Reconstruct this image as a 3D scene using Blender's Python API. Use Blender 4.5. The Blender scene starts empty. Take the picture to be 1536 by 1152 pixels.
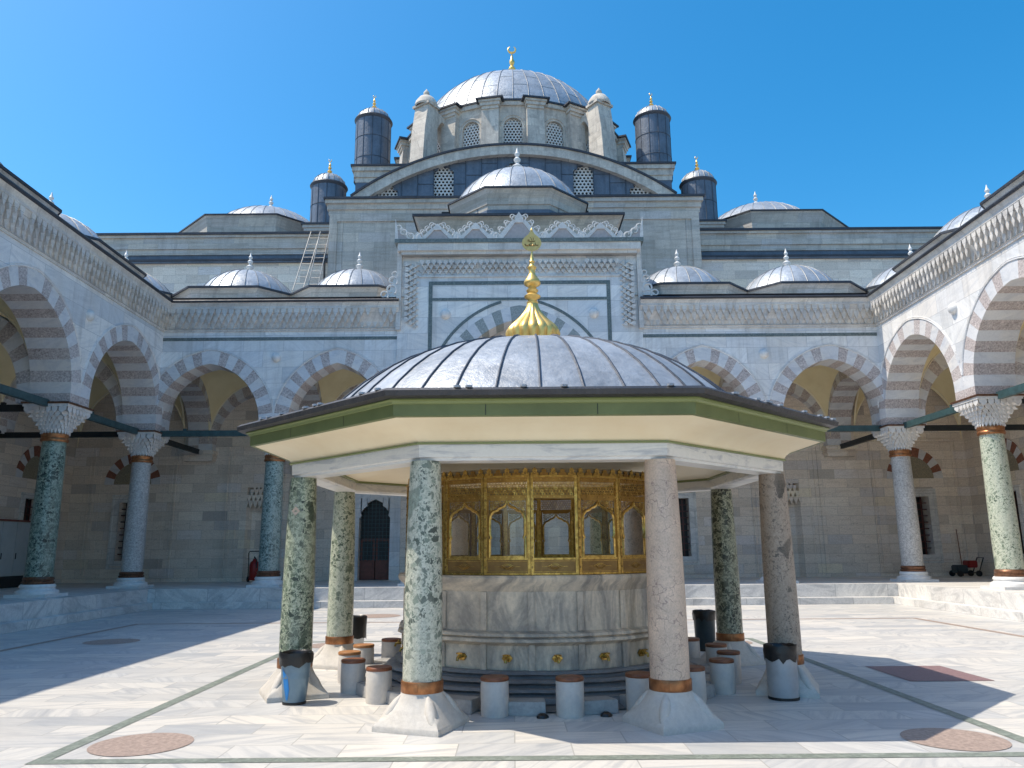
import bpy, bmesh, math, random
from mathutils import Vector, Matrix
random.seed(7)
C = bpy.context.scene
COL = C.collection
PI = math.pi
rad = math.radians

# ------------------------------------------------------------------ camera
CAM_H = 1.65
pitch = math.atan(250/1165); roll = rad(0.45)
f_ = Vector((0, math.cos(pitch), math.sin(pitch)))
u_ = Vector((0, -math.sin(pitch), math.cos(pitch)))
r_ = Vector((1, 0, 0))
cr = math.cos(roll)*r_ - math.sin(roll)*u_
cu = math.sin(roll)*r_ + math.cos(roll)*u_
cam = bpy.data.cameras.new('camera'); cam.sensor_width = 36; cam.lens = 36*1165/1536
cam.clip_start = .05; cam.clip_end = 3000
co = bpy.data.objects.new('camera', cam); COL.objects.link(co)
M = Matrix((cr, cu, -f_)).transposed().to_4x4(); M.translation = (0, 0, CAM_H)
co.matrix_world = M
C.camera = co

# ------------------------------------------------------------------ light
SUN_EL = 61.0
SHADOW = Vector((1, 0.03, 0)).normalized()        # ground direction in which shadows fall
tosun = Vector((-SHADOW.x*math.cos(rad(SUN_EL)), -SHADOW.y*math.cos(rad(SUN_EL)), math.sin(rad(SUN_EL))))
w = bpy.data.worlds.new('World'); C.world = w; w.use_nodes = True
bg = w.node_tree.nodes['Background']
sky = w.node_tree.nodes.new('ShaderNodeTexSky'); sky.sky_type = 'NISHITA'
sky.sun_disc = False; sky.sun_elevation = rad(SUN_EL)
sky.sun_rotation = math.atan2(tosun.x, tosun.y)
sky.altitude = 0; sky.air_density = 1.0; sky.dust_density = 1.3; sky.ozone_density = 3.2
hs = w.node_tree.nodes.new('ShaderNodeHueSaturation'); hs.inputs['Hue'].default_value = .489; hs.inputs['Saturation'].default_value = 1.42; hs.inputs['Value'].default_value = .79
w.node_tree.links.new(sky.outputs[0], hs.inputs['Color']); w.node_tree.links.new(hs.outputs[0], bg.inputs[0]); bg.inputs[1].default_value = 0.15
sl = bpy.data.lights.new('sun', 'SUN'); sl.energy = 2.75; sl.angle = rad(.53); sl.color = (1, .90, .75)
so = bpy.data.objects.new('sun', sl); COL.objects.link(so); so.rotation_euler = tosun.to_track_quat('Z', 'Y').to_euler()
C.view_settings.view_transform = 'Standard'; C.view_settings.look = 'None'
C.view_settings.exposure = 0.95; C.view_settings.gamma = 1
C.cycles.max_bounces = 10; C.cycles.diffuse_bounces = 7; C.cycles.transparent_max_bounces = 24

# ------------------------------------------------------------------ materials
class NT:
    def __init__(s, name):
        s.m = bpy.data.materials.new(name); s.m.use_nodes = True
        s.t = s.m.node_tree; s.b = s.t.nodes['Principled BSDF']
        s.out = s.t.nodes['Material Output']
    def n(s, typ, ins=None, **kw):
        x = s.t.nodes.new('ShaderNode'+typ)
        for k, v in kw.items(): setattr(x, k, v)
        for k, v in (ins or {}).items(): s.put(x.inputs[k], v)
        return x
    def put(s, sock, v):
        if hasattr(v, 'is_linked') or isinstance(v, bpy.types.NodeSocket): s.t.links.new(v, sock)
        else:
            if isinstance(v, (tuple, list)) and len(v) == 3 and sock.type == 'RGBA': v = (*v, 1)
            sock.default_value = v
    def math(s, op, a, b=0.0):
        return s.n('Math', {0: a, 1: b}, operation=op).outputs[0]
    def mix(s, fac, a, b, bt='MIX'):
        x = s.n('Mix', data_type='RGBA', blend_type=bt)
        s.put(x.inputs[0], fac); s.put(x.inputs[6], a); s.put(x.inputs[7], b)
        return x.outputs[2]
    def ramp(s, fac, stops, interp='LINEAR'):
        x = s.n('ValToRGB'); r = x.color_ramp; r.interpolation = interp
        while len(r.elements) < len(stops): r.elements.new(.5)
        for e, (p, c) in zip(r.elements, stops):
            e.position = p; e.color = (*c, 1) if len(c) == 3 else c
        s.put(x.inputs[0], fac); return x.outputs[0]
    def noise(s, vec, scale, detail=4, rough=.55, dist=0.0):
        return s.n('TexNoise', {'Vector': vec, 'Scale': scale, 'Detail': detail, 'Roughness': rough, 'Distortion': dist}).outputs[0]
    def comb(s, x, y, z=0.0):
        return s.n('CombineXYZ', {0: x, 1: y, 2: z}).outputs[0]
    def pos(s): return s.n('NewGeometry').outputs['Position']
    def bump(s, h, strength=.3, dist=.02):
        x = s.n('Bump', {'Height': h, 'Strength': strength, 'Distance': dist}); s.put(s.b.inputs['Normal'], x.outputs[0])
    def fin(s, col, rough=.6, metal=0.0, spec=.5):
        s.put(s.b.inputs['Base Color'], col); s.put(s.b.inputs['Roughness'], rough)
        s.put(s.b.inputs['Metallic'], metal); s.put(s.b.inputs['Specular IOR Level'], spec)
        return s.m

def g3(v): return (v, v, v)

def stone(name, tints, block=None, plane='wall', streak=(.35, 2.2), scol=(.3, .32, .36), samt=.5, rot=.0, sthr=(.45, .7),
          mortar=(.25, .24, .22), msize=.006, rough=.55, grain=.12, stain=.0, stcol=(.2, .17, .13), bump=.25, pits=0.0, spec=.4, offset=.5, dist=1.3, drip=0.0):
    t = NT(name)
    p = t.pos(); sx = t.n('SeparateXYZ', {0: p})
    X, Y, Z = sx.outputs
    if plane == 'wall': U = t.math('ADD', X, Y); V = Z
    elif plane == 'floor': U = X; V = Y
    else: U = t.math('ADD', X, Y); V = t.math('ADD', Z, t.math('MULTIPLY', Y, .3))
    uv = t.comb(U, V, 0.0)
    if block:
        br = t.n('TexBrick', {'Vector': uv, 'Color1': g3(0), 'Color2': g3(1), 'Mortar': g3(.5), 'Scale': 1.0, 'Mortar Size': msize,
                 'Mortar Smooth': .2, 'Bias': 0.0, 'Brick Width': block[0], 'Row Height': block[1]}, offset=offset, squash=1.0)
        r = t.n('SeparateColor', {0: br.outputs[0]}).outputs[0]; mf = br.outputs[1]; ro = r
    else:
        r = t.noise(p, .7, 2); mf = None; ro = 0.0
    if rot:
        ang = t.math('MULTIPLY', t.math('SUBTRACT', r, .5), rot)
        suv = t.n('VectorRotate', {'Vector': uv, 'Angle': ang}, rotation_type='Z_AXIS').outputs[0]
        q = t.n('SeparateXYZ', {0: suv}); su, sv = q.outputs[0], q.outputs[1]
    else: su, sv = U, V
    vec = t.comb(t.math('ADD', t.math('MULTIPLY', su, streak[0]), t.math('MULTIPLY', ro, 37.0)),
                 t.math('ADD', t.math('MULTIPLY', sv, streak[1]), t.math('MULTIPLY', ro, 11.0)), t.math('ADD', t.math('MULTIPLY', ro, 5.0), 0.0 if block else Y))
    st = t.noise(vec, 1.6, 7, .6, dist)
    col = t.ramp(r, tints)
    sf = t.ramp(st, [(sthr[0], g3(0)), (sthr[1], g3(1))])
    col = t.mix(t.math('MULTIPLY', sf, samt), col, scol)
    gr = t.noise(p, 22, 5, .7)
    col = t.mix(1.0, col, t.ramp(gr, [(.25, g3(1-grain*1.6)), (.75, g3(1+grain))]), 'MULTIPLY')
    if stain:
        sn = t.ramp(t.noise(t.comb(t.math('MULTIPLY', U, 1.0), t.math('MULTIPLY', V, .45), Y), .9, 7, .65), [(.48, g3(0)), (.72, g3(1))])
        col = t.mix(t.math('MULTIPLY', sn, stain), col, stcol)
    if drip:
        dn = t.ramp(t.noise(t.comb(t.math('MULTIPLY', U, 2.6), t.math('MULTIPLY', V, .22), Y), 1.3, 6, .7), [(.50, g3(0)), (.68, g3(1))])
        col = t.mix(t.math('MULTIPLY', dn, drip), col, (.20, .18, .16))
    if pits:
        pn = t.ramp(t.noise(t.comb(t.math('MULTIPLY', U, 6.0), t.math('MULTIPLY', V, 22.0), Y), 1.0, 6, .7), [(.60, g3(0)), (.70, g3(1))])
        col = t.mix(t.math('MULTIPLY', pn, pits), col, (.09, .08, .07))
    if mf is not None: col = t.mix(t.math('MULTIPLY', mf, .75), col, mortar)
    h = gr
    if mf is not None: h = t.math('SUBTRACT', t.math('MULTIPLY', gr, .35), t.math('MULTIPLY', mf, .8))
    t.bump(h, bump, .02)
    return t.fin(col, rough, 0, spec)

def breccia(name, matrix, light, dark, accent, scale=7.0, rough=.32, acc=.12, darkness=.55):
    """angular fragments of many sizes in a pale ground"""
    t = NT(name)
    p = t.pos()
    wob = t.n('VectorMath', {0: t.n('TexNoise', {'Vector': p, 'Scale': 14.0, 'Detail': 4}).outputs[1], 1: (.085, .085, .085)}, operation='MULTIPLY').outputs[0]
    ds = t.n('VectorMath', {0: p, 1: wob}, operation='ADD').outputs[0]
    def layer(sc, seed, thr, e0, e1, zs=.8):
        q = t.n('VectorMath', {0: t.n('VectorMath', {0: ds, 1: (seed, seed*1.7, seed*.6)}, operation='ADD').outputs[0], 1: (1, 1, zs)}, operation='MULTIPLY').outputs[0]
        v = t.n('TexVoronoi', {'Vector': q, 'Scale': sc, 'Randomness': 1.0}); rc = t.n('SeparateColor', {0: v.outputs[1]})
        e = t.n('TexVoronoi', {'Vector': q, 'Scale': sc, 'Randomness': 1.0}, feature='DISTANCE_TO_EDGE')
        on = t.math('MULTIPLY', t.math('GREATER_THAN', rc.outputs[0], thr), t.ramp(e.outputs[0], [(e0, g3(0)), (e1, g3(1))]))
        return rc.outputs[1], on
    def mixc(a, b, k): return tuple(x*(1-k)+y*k for x, y in zip(a, b))
    col = t.ramp(t.noise(p, 24, 7, .75), [(.3, matrix), (.6, light)])
    c3, o3 = layer(scale*6, 1.3, .30, .02, .10)
    col = t.mix(t.math('MULTIPLY', o3, .8), col, t.ramp(c3, [(0, dark), (.35, accent), (.6, matrix), (1, light)]))
    c2, o2 = layer(scale*2.7, 3.1, darkness, .03, .10)
    col = t.mix(o2, col, t.ramp(c2, [(0, dark), (.35, mixc(dark, accent, .6)), (.7, accent), (1, mixc(matrix, light, .5))]))
    c1, o1 = layer(scale*1.25, 9.7, .5+darkness*.5, .05, .10, 1.2)
    col = t.mix(o1, col, t.ramp(c1, [(.0, dark), (.5, mixc(dark, accent, .4)), (1, accent)]))
    c0, o0 = layer(scale*.5, 5.3, 1-acc, .07, .12, .7)
    inner = t.ramp(t.noise(ds, 30, 5, .7), [(.35, g3(.55)), (.65, g3(1.35))])
    col = t.mix(o0, col, t.mix(1.0, t.ramp(c0, [(0, dark), (.6, mixc(dark, accent, .5)), (1, accent)]), inner, 'MULTIPLY'))
    lo = t.ramp(t.noise(t.n('VectorMath', {0: p, 1: (1, 1, .6)}, operation='MULTIPLY').outputs[0], 2.4, 4, .6), [(.46, g3(0)), (.66, g3(1))])
    col = t.mix(t.math('MULTIPLY', lo, .55), col, t.ramp(t.noise(p, 30, 7, .8), [(.3, mixc(matrix, dark, .25)), (.6, light)]))
    fine = t.noise(p, 70, 5, .75)
    col = t.mix(1.0, col, t.ramp(fine, [(.3, g3(.72)), (.7, g3(1.18))]), 'MULTIPLY')
    t.bump(fine, .08, .01)
    return t.fin(col, rough, 0, .5)

def simple(name, c, rough=.5, metal=0.0, var=.12, vs=6.0, bump=.1, c2=None, spec=.5, thr=(.35, .7), bs=30):
    t = NT(name); p = t.pos()
    n = t.noise(p, vs, 5, .6)
    c2 = c2 or tuple(x*(1-2*var) for x in c)
    col = t.ramp(n, [(thr[0], c), (thr[1], c2)])
    t.bump(t.noise(p, bs, 4, .6), bump, .01)
    rr = t.math('ADD', rough, t.math('MULTIPLY', t.math('SUBTRACT', n, .5), .25))
    return t.fin(col, rr, metal, spec)

MT = {}
# courtyard marble
MT['floor'] = stone('courtyard_marble', [(0, (.66, .635, .59)), (.2, (.53, .53, .525)), (.4, (.70, .665, .61)), (.6, (.44, .45, .46)), (.75, (.67, .64, .59)), (.9, (.56, .56, .555)), (1, (.69, .655, .60))], (.98, .43), 'floor',
                    streak=(.5, 3.6), scol=(.32, .34, .37), samt=.75, rot=2.6, sthr=(.44, .70), mortar=(.34, .33, .31), msize=.006, rough=.42, grain=.04, stain=.25, stcol=(.62, .57, .5), bump=.05, spec=.4)
MT['step'] = stone('step_marble', [(0, (.76, .74, .70)), (.5, (.66, .65, .63)), (1, (.80, .77, .71))], (1.6, .62), 'wall',
                   streak=(.8, 2.6), scol=(.32, .33, .34), samt=.6, rot=2.0, mortar=(.2, .2, .2), rough=.5, grain=.12, stain=.4, stcol=(.3, .28, .26), bump=.2)
MT['facade'] = stone('facade_marble', [(0, (.86, .85, .83)), (.15, (.72, .73, .74)), (.3, (.88, .85, .80)), (.45, (.60, .62, .64)), (.6, (.84, .82, .80)), (.8, (.76, .72, .67)), (.9, (.64, .66, .68)), (1, (.88, .86, .82))], (1.35, .55), 'wall',
                     streak=(.55, 3.2), scol=(.48, .50, .53), samt=.55, rot=1.6, mortar=(.36, .36, .37), msize=.006, rough=.45, grain=.06, bump=.08, stain=.3, stcol=(.50, .45, .39), drip=.28)
MT['cornice'] = stone('cornice_marble', [(0, (.74, .69, .62)), (.4, (.64, .62, .60)), (1, (.76, .71, .64))], (1.2, .5), 'wall',
                      streak=(.6, 2.0), scol=(.36, .34, .33), samt=.5, mortar=(.3, .29, .28), rough=.6, grain=.12, stain=.5, stcol=(.42, .37, .31), bump=.25, drip=.35)
MT['vwhite'] = stone('voussoir_marble', [(.3, (.74, .73, .71)), (.5, (.63, .64, .66)), (.7, (.70, .67, .63))], None, streak=(1.3, 2.5), scol=(.44, .46, .5), samt=.6, rough=.5, grain=.06, bump=.08)
MT['vred'] = stone('voussoir_breccia', [(.3, (.62, .55, .52)), (.5, (.53, .47, .45)), (.7, (.61, .56, .54))], None, streak=(5, 9), scol=(.26, .20, .19), samt=.55, rough=.65, grain=.4, bump=.35)
MT['ashlar'] = stone('wall_limestone', [(0, (.86, .74, .62)), (.2, (.75, .66, .57)), (.4, (.90, .80, .68)), (.55, (.64, .56, .48)), (.7, (.83, .73, .62)), (.85, (.78, .72, .68)), (.93, (.50, .45, .41)), (1, (.88, .77, .60))], (.95, .36), 'wall',
                     streak=(.7, 6.0), scol=(.52, .41, .31), samt=.45, sthr=(.50, .74), mortar=(.40, .35, .30), msize=.006, rough=.75, grain=.16, stain=.3, stcol=(.58, .50, .42), pits=.6, bump=.35, dist=.6)
MT['ashlar_hi'] = stone('upper_limestone', [(0, (.64, .58, .50)), (.25, (.52, .48, .43)), (.45, (.68, .61, .52)), (.6, (.46, .43, .38)), (.8, (.58, .55, .52)), (1, (.64, .56, .47))], (1.3, .42), 'wall',
                        streak=(.45, 4.5), scol=(.30, .26, .21), samt=.6, sthr=(.47, .73), mortar=(.33, .32, .3), msize=.006, rough=.75, grain=.14, stain=.5, stcol=(.33, .29, .24), pits=.4, bump=.3, dist=.7, drip=.4)
MT['drumstone'] = stone('drum_limestone', [(0, (.72, .66, .57)), (.5, (.62, .57, .50)), (1, (.76, .69, .59))], (.9, .45), 'wall',
                        streak=(1.2, .9), scol=(.28, .25, .22), samt=.55, mortar=(.36, .34, .31), msize=.005, rough=.8, grain=.15, stain=.55, stcol=(.30, .27, .23), bump=.3, drip=.45)
MT['basin'] = stone('basin_marble', [(.3, (.82, .68, .52)), (.5, (.66, .56, .44)), (.7, (.84, .70, .53))], None, 'wall', streak=(3.2, 1.1), scol=(.30, .27, .24), samt=.85, sthr=(.42, .60),
                    rough=.5, grain=.12, stain=.8, stcol=(.40, .30, .18), bump=.2, dist=.6, drip=.45)
MT['trough'] = stone('trough_marble', [(0, (.26, .26, .255)), (1, (.18, .18, .18))], None, 'wall', streak=(.8, 3.0), scol=(.1, .1, .11), samt=.7, rough=.45, grain=.15, stain=.6, stcol=(.1, .1, .1), bump=.2)
MT['foot'] = stone('foot_stone_marble', [(0, (.46, .45, .43)), (1, (.36, .36, .36))], None, 'wall', streak=(2, 3.0), scol=(.2, .2, .2), samt=.6, rough=.5, grain=.14, stain=.5, stcol=(.2, .19, .18), bump=.2)
MT['stool'] = stone('stool_marble', [(0, (.66, .61, .55)), (1, (.56, .53, .49))], None, 'wall', streak=(3, 1.2), scol=(.4, .41, .44), samt=.55, rough=.5, grain=.06, bump=.06)
MT['base'] = stone('column_base_marble', [(0, (.64, .60, .54)), (1, (.54, .51, .47))], None, 'wall', streak=(2, 2.5), scol=(.45, .44, .43), samt=.5, rough=.6, grain=.09, stain=.6, stcol=(.40, .36, .30), bump=.2)
MT['capital'] = stone('capital_marble', [(0, (.74, .71, .67)), (1, (.66, .65, .63))], None, 'wall', streak=(2, 2.5), scol=(.42, .42, .43), samt=.5, rough=.6, grain=.1, stain=.3, stcol=(.4, .37, .34), bump=.12)
MT['archi'] = stone('architrave_marble', [(0, (.80, .77, .71)), (1, (.74, .72, .68))], None, 'wall', streak=(.9, 5), scol=(.42, .43, .46), samt=.75, sthr=(.5, .66), rough=.4, grain=.04, bump=.03, rot=0)
MT['white'] = simple('white_marble', (.74, .73, .71), .45, 0, .08, 9, .08)
def veined(name, c1, c2, vein, rough=.4):
    t = NT(name); p = t.pos()
    col = t.ramp(t.noise(p, 3.0, 6, .65), [(.35, c1), (.65, c2)])
    wob = t.n('VectorMath', {0: t.n('TexNoise', {'Vector': p, 'Scale': 7.0, 'Detail': 5}).outputs[1], 1: (.30, .30, .30)}, operation='MULTIPLY').outputs[0]
    q = t.n('VectorMath', {0: p, 1: wob}, operation='ADD').outputs[0]
    e = t.n('TexVoronoi', {'Vector': q, 'Scale': 7.5, 'Randomness': 1.0}, feature='DISTANCE_TO_EDGE')
    line = t.ramp(e.outputs[0], [(.012, g3(1)), (.038, g3(0))])
    mask = t.ramp(t.noise(p, 3.6, 4, .6), [(.43, g3(0)), (.54, g3(1))])
    col = t.mix(t.math('MULTIPLY', t.math('MULTIPLY', line, mask), .62), col, vein)
    fine = t.noise(p, 60, 5, .75)
    col = t.mix(1.0, col, t.ramp(fine, [(.3, g3(.72)), (.7, g3(1.15))]), 'MULTIPLY')
    t.bump(fine, .1, .01); return t.fin(col, rough, 0, .5)
MT['pinkcol'] = veined('pink_marble_column', (.72, .55, .42), (.54, .42, .33), (.20, .13, .14))
MT['brownstone'] = breccia('brown_granite', (.37, .29, .225), (.43, .345, .27), (.07, .065, .055), (.27, .21, .165), 9.0, .5, .035, .93)
MT['greygran'] = stone('grey_granite', [(.3, (.56, .54, .51)), (.7, (.46, .45, .43))], None, 'wall', streak=(3, 3), scol=(.28, .28, .28), samt=.4, rough=.5, grain=.4, bump=.1)
MT['brA'] = breccia('green_breccia_pale', (.46, .47, .38), (.60, .61, .51), (.055, .07, .06), (.25, .30, .24), 10.0, acc=.12, darkness=.62)
MT['brB'] = breccia('green_breccia_dense', (.36, .40, .29), (.50, .53, .40), (.03, .045, .035), (.16, .21, .14), 13.0, acc=.02, darkness=.36)
MT['brC'] = breccia('green_breccia_light', (.50, .53, .41), (.60, .62, .50), (.07, .10, .07), (.28, .34, .25), 13.0, acc=.03, darkness=.66)
MT['brD'] = breccia('green_breccia_dark', (.29, .31, .22), (.42, .43, .32), (.02, .025, .02), (.10, .12, .08), 12.0, acc=.04, darkness=.38)
MT['brE'] = breccia('verde_antico', (.17, .24, .19), (.36, .43, .35), (.012, .022, .02), (.09, .15, .12), 8.0, acc=.06, darkness=.38)
MT['brF'] = breccia('blue_green_breccia', (.24, .33, .30), (.44, .51, .46), (.05, .085, .08), (.15, .23, .21), 10.0, acc=.03, darkness=.5)
MT['serp'] = stone('serpentine_inlay', [(0, (.16, .19, .165)), (1, (.23, .26, .225))], None, 'floor', streak=(5, 5), scol=(.38, .42, .37), samt=.6, rough=.45, grain=.2, bump=.05)
MT['serp_wall'] = stone('serpentine_band', [(0, (.10, .125, .125)), (1, (.15, .18, .175))], None, 'wall', streak=(6, 6), scol=(.30, .34, .32), samt=.6, rough=.4, grain=.25, bump=.05)
MT['vserp'] = stone('serpentine_voussoir', [(0, (.26, .29, .29)), (1, (.34, .37, .36))], None, 'wall', streak=(6, 6), scol=(.45, .47, .45), samt=.5, rough=.5, grain=.3, bump=.1)
MT['porph'] = stone('porphyry_inlay', [(0, (.40, .31, .265)), (1, (.35, .265, .225))], None, 'floor', streak=(30, 30), scol=(.48, .38, .33), samt=.5, rough=.5, grain=.3, bump=.04)
MT['porph2'] = stone('porphyry_slab', [(0, (.27, .17, .175)), (1, (.23, .145, .15))], None, 'floor', streak=(30, 30), scol=(.36, .25, .25), samt=.3, rough=.5, grain=.2, bump=.04)
MT['ground'] = simple('ground', (.32, .3, .27), .9, 0, .2, .4, .1)
def lead(name, c, rough, metal):
    t = NT(name); p = t.pos()
    n = t.noise(p, 1.7, 6, .65, .5); n2 = t.noise(p, 9, 5, .7)
    col = t.ramp(n, [(.3, tuple(x*.74 for x in c)), (.52, c), (.75, tuple(min(1, x*1.22) for x in c))])
    col = t.mix(1.0, col, t.ramp(n2, [(.3, g3(.84)), (.7, g3(1.1))]), 'MULTIPLY')
    q = t.n('VectorMath', {0: p, 1: (5.5, 5.5, .55)}, operation='MULTIPLY').outputs[0]
    ox = t.ramp(t.noise(q, 1.4, 6, .7), [(.52, g3(0)), (.70, g3(1))])
    col = t.mix(t.math('MULTIPLY', ox, .35), col, tuple(min(1, x*1.5) for x in c))
    dk = t.ramp(t.noise(q, 2.3, 5, .7), [(.58, g3(0)), (.72, g3(1))])
    col = t.mix(t.math('MULTIPLY', dk, .4), col, tuple(x*.55 for x in c))
    t.bump(t.math('ADD', n, t.math('MULTIPLY', n2, .5)), .5, .05)
    return t.fin(col, t.math('ADD', rough, t.math('MULTIPLY', t.math('SUBTRACT', n2, .5), .35)), metal, .5)
for i, k in enumerate((1.0, .93, 1.07)):
    MT['lead%d' % i] = lead('lead_sheet_%s' % 'abc'[i], tuple(x*k for x in (.39, .425, .465)), .42, .3)
    MT['dlead%d' % i] = lead('shaded_lead_%s' % 'abc'[i], tuple(x*k for x in (.125, .15, .19)), .5, .2)  # darker copy of the lead sheet: shade on upright faces put into its colour
    MT['klead%d' % i] = lead('kiosk_lead_%s' % 'abc'[i], tuple(x*k for x in (.335, .365, .405)), .42, .15)
MT['seam'] = lead('lead_seam', (.25, .26, .27), .5, .35)
MT['dseam'] = lead('dark_seam', (.07, .08, .10), .5, .3)  # dark seams for the shaded lead copy and the kiosk dome
MT['edge'] = lead('lead_edge', (.045, .05, .062), .55, .2)
MT['kedge'] = lead('eave_lead', (.06, .058, .06), .5, .3)
MT['gold'] = simple('gilding', (.95, .66, .22), .40, .72, .06, 9, .12, (.80, .5, .14))
MT['bronze'] = simple('gilt_bronze', (.42, .245, .065), .36, .8, .2, 7, .15, (.24, .13, .035), thr=(.35, .7))
MT['bronze_hi'] = simple('polished_brass', (.66, .43, .12), .30, .85, .12, 22, .15, (.34, .20, .05), thr=(.38, .65))
MT['gilt_matte'] = simple('matte_gilt', (.72, .54, .20), .5, .35, .1, 20, .1)
MT['bronze_lo'] = simple('dark_bronze', (.27, .165, .055), .42, .6, .2, 8, .12, (.18, .10, .035))
MT['painted'] = simple('painted_frieze', (.26, .21, .12), .6, .15, .2, 25, .1, (.14, .12, .085))
MT['copper'] = simple('copper_band', (.44, .20, .085), .42, .75, .2, 12, .2, (.22, .09, .04))
MT['copper_lo'] = simple('tarnished_copper', (.24, .12, .07), .45, .7, .2, 14, .2, (.11, .055, .035))
MT['cream'] = simple('cream_paint', (.90, .78, .55), .6, 0, .06, 1.6, .04, (.84, .70, .47))
MT['green'] = simple('green_paint', (.165, .19, .066), .5, 0, .12, 2.2, .1)
MT['green_hi'] = simple('pale_green_paint', (.215, .25, .095), .4, 0, .05, 3, .03)
MT['plaster'] = simple('yellow_plaster', (.86, .75, .48), .8, 0, .1, 1.2, .08, (.76, .64, .38))
MT['plaster_trim'] = simple('cream_trim', (.88, .80, .60), .7, 0, .06, 2, .05)
MT['wood'] = simple('seat_wood', (.27, .10, .045), .42, 0, .2, 10, .08, (.15, .05, .025))
MT['wood_worn'] = simple('worn_seat_wood', (.42, .20, .075), .45, 0, .2, 10, .08, (.26, .11, .04))
MT['iron'] = simple('teal_iron', (.045, .095, .10), .45, .1, .2, 6, .06)
MT['iron_dk'] = simple('dark_iron', (.012, .018, .021), .5, .1, .2, 6, .06)
MT['doorwood'] = simple('door_wood', (.20, .055, .035), .45, 0, .2, 8, .1)
MT['grillred'] = simple('red_grille_iron', (.10, .025, .02), .5, 0, .2, 8, .1)
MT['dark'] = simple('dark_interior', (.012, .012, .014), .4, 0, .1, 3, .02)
MT['brick'] = simple('red_brick', (.30, .12, .075), .75, 0, .2, 12, .15)
MT['lunette'] = stone('lunette_tile', [(0, (.32, .28, .2)), (1, (.22, .2, .16))], None, 'wall', streak=(14, 14), scol=(.5, .43, .26), samt=.7, rough=.5, grain=.3, bump=.1)
MT['lattice'] = simple('plaster_lattice', (.80, .78, .74), .7, 0, .1, 6, .1)
MT['bin'] = simple('brushed_metal', (.50, .52, .54), .38, .35, .1, 5, .05)
MT['binblue'] = simple('blue_steel', (.16, .25, .33), .35, .35, .1, 5, .05)
MT['blue'] = simple('blue_sticker', (.01, .22, .60), .4, 0, .1, 8, .02)
MT['bag'] = simple('black_bag', (.012, .012, .013), .33, 0, .1, 20, .6, bs=18)
MT['bindark'] = simple('dark_bin', (.03, .05, .06), .4, .2, .1, 5, .05)
MT['cab'] = simple('white_cabinet', (.42, .45, .44), .5, 0, .05, 3, .03)
MT['red'] = simple('red_paint', (.30, .015, .012), .35, 0, .1, 8, .03)
MT['alu'] = simple('aluminium', (.40, .39, .37), .5, .4, .1, 8, .03)
MT['black'] = simple('black_rubber', (.012, .012, .013), .5, 0, .1, 8, .03)
MT['pinkinlay'] = simple('pink_inlay', (.46, .41, .40), .6, 0, .1, 12, .05)
def glass():
    t = NT('window_glass'); t.t.nodes.remove(t.b)
    tr = t.n('BsdfTransparent', {0: (.80, .84, .84, 1)}); gl = t.n('BsdfGlossy', {'Roughness': .03})
    fr = t.n('Fresnel', {0: 1.5})
    mx = t.n('MixShader', {0: t.math('ADD', t.math('MULTIPLY', fr.outputs[0], .9), .05), 1: tr.outputs[0], 2: gl.outputs[0]})
    t.t.links.new(mx.outputs[0], t.out.inputs[0]); return t.m
MT['glass'] = glass()
LEAD = ['lead0', 'lead1', 'lead2', 'seam']; DLEAD = ['dlead0', 'dlead1', 'dlead2', 'dseam']; KLEAD = ['klead0', 'klead1', 'klead2', 'dseam']

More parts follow.
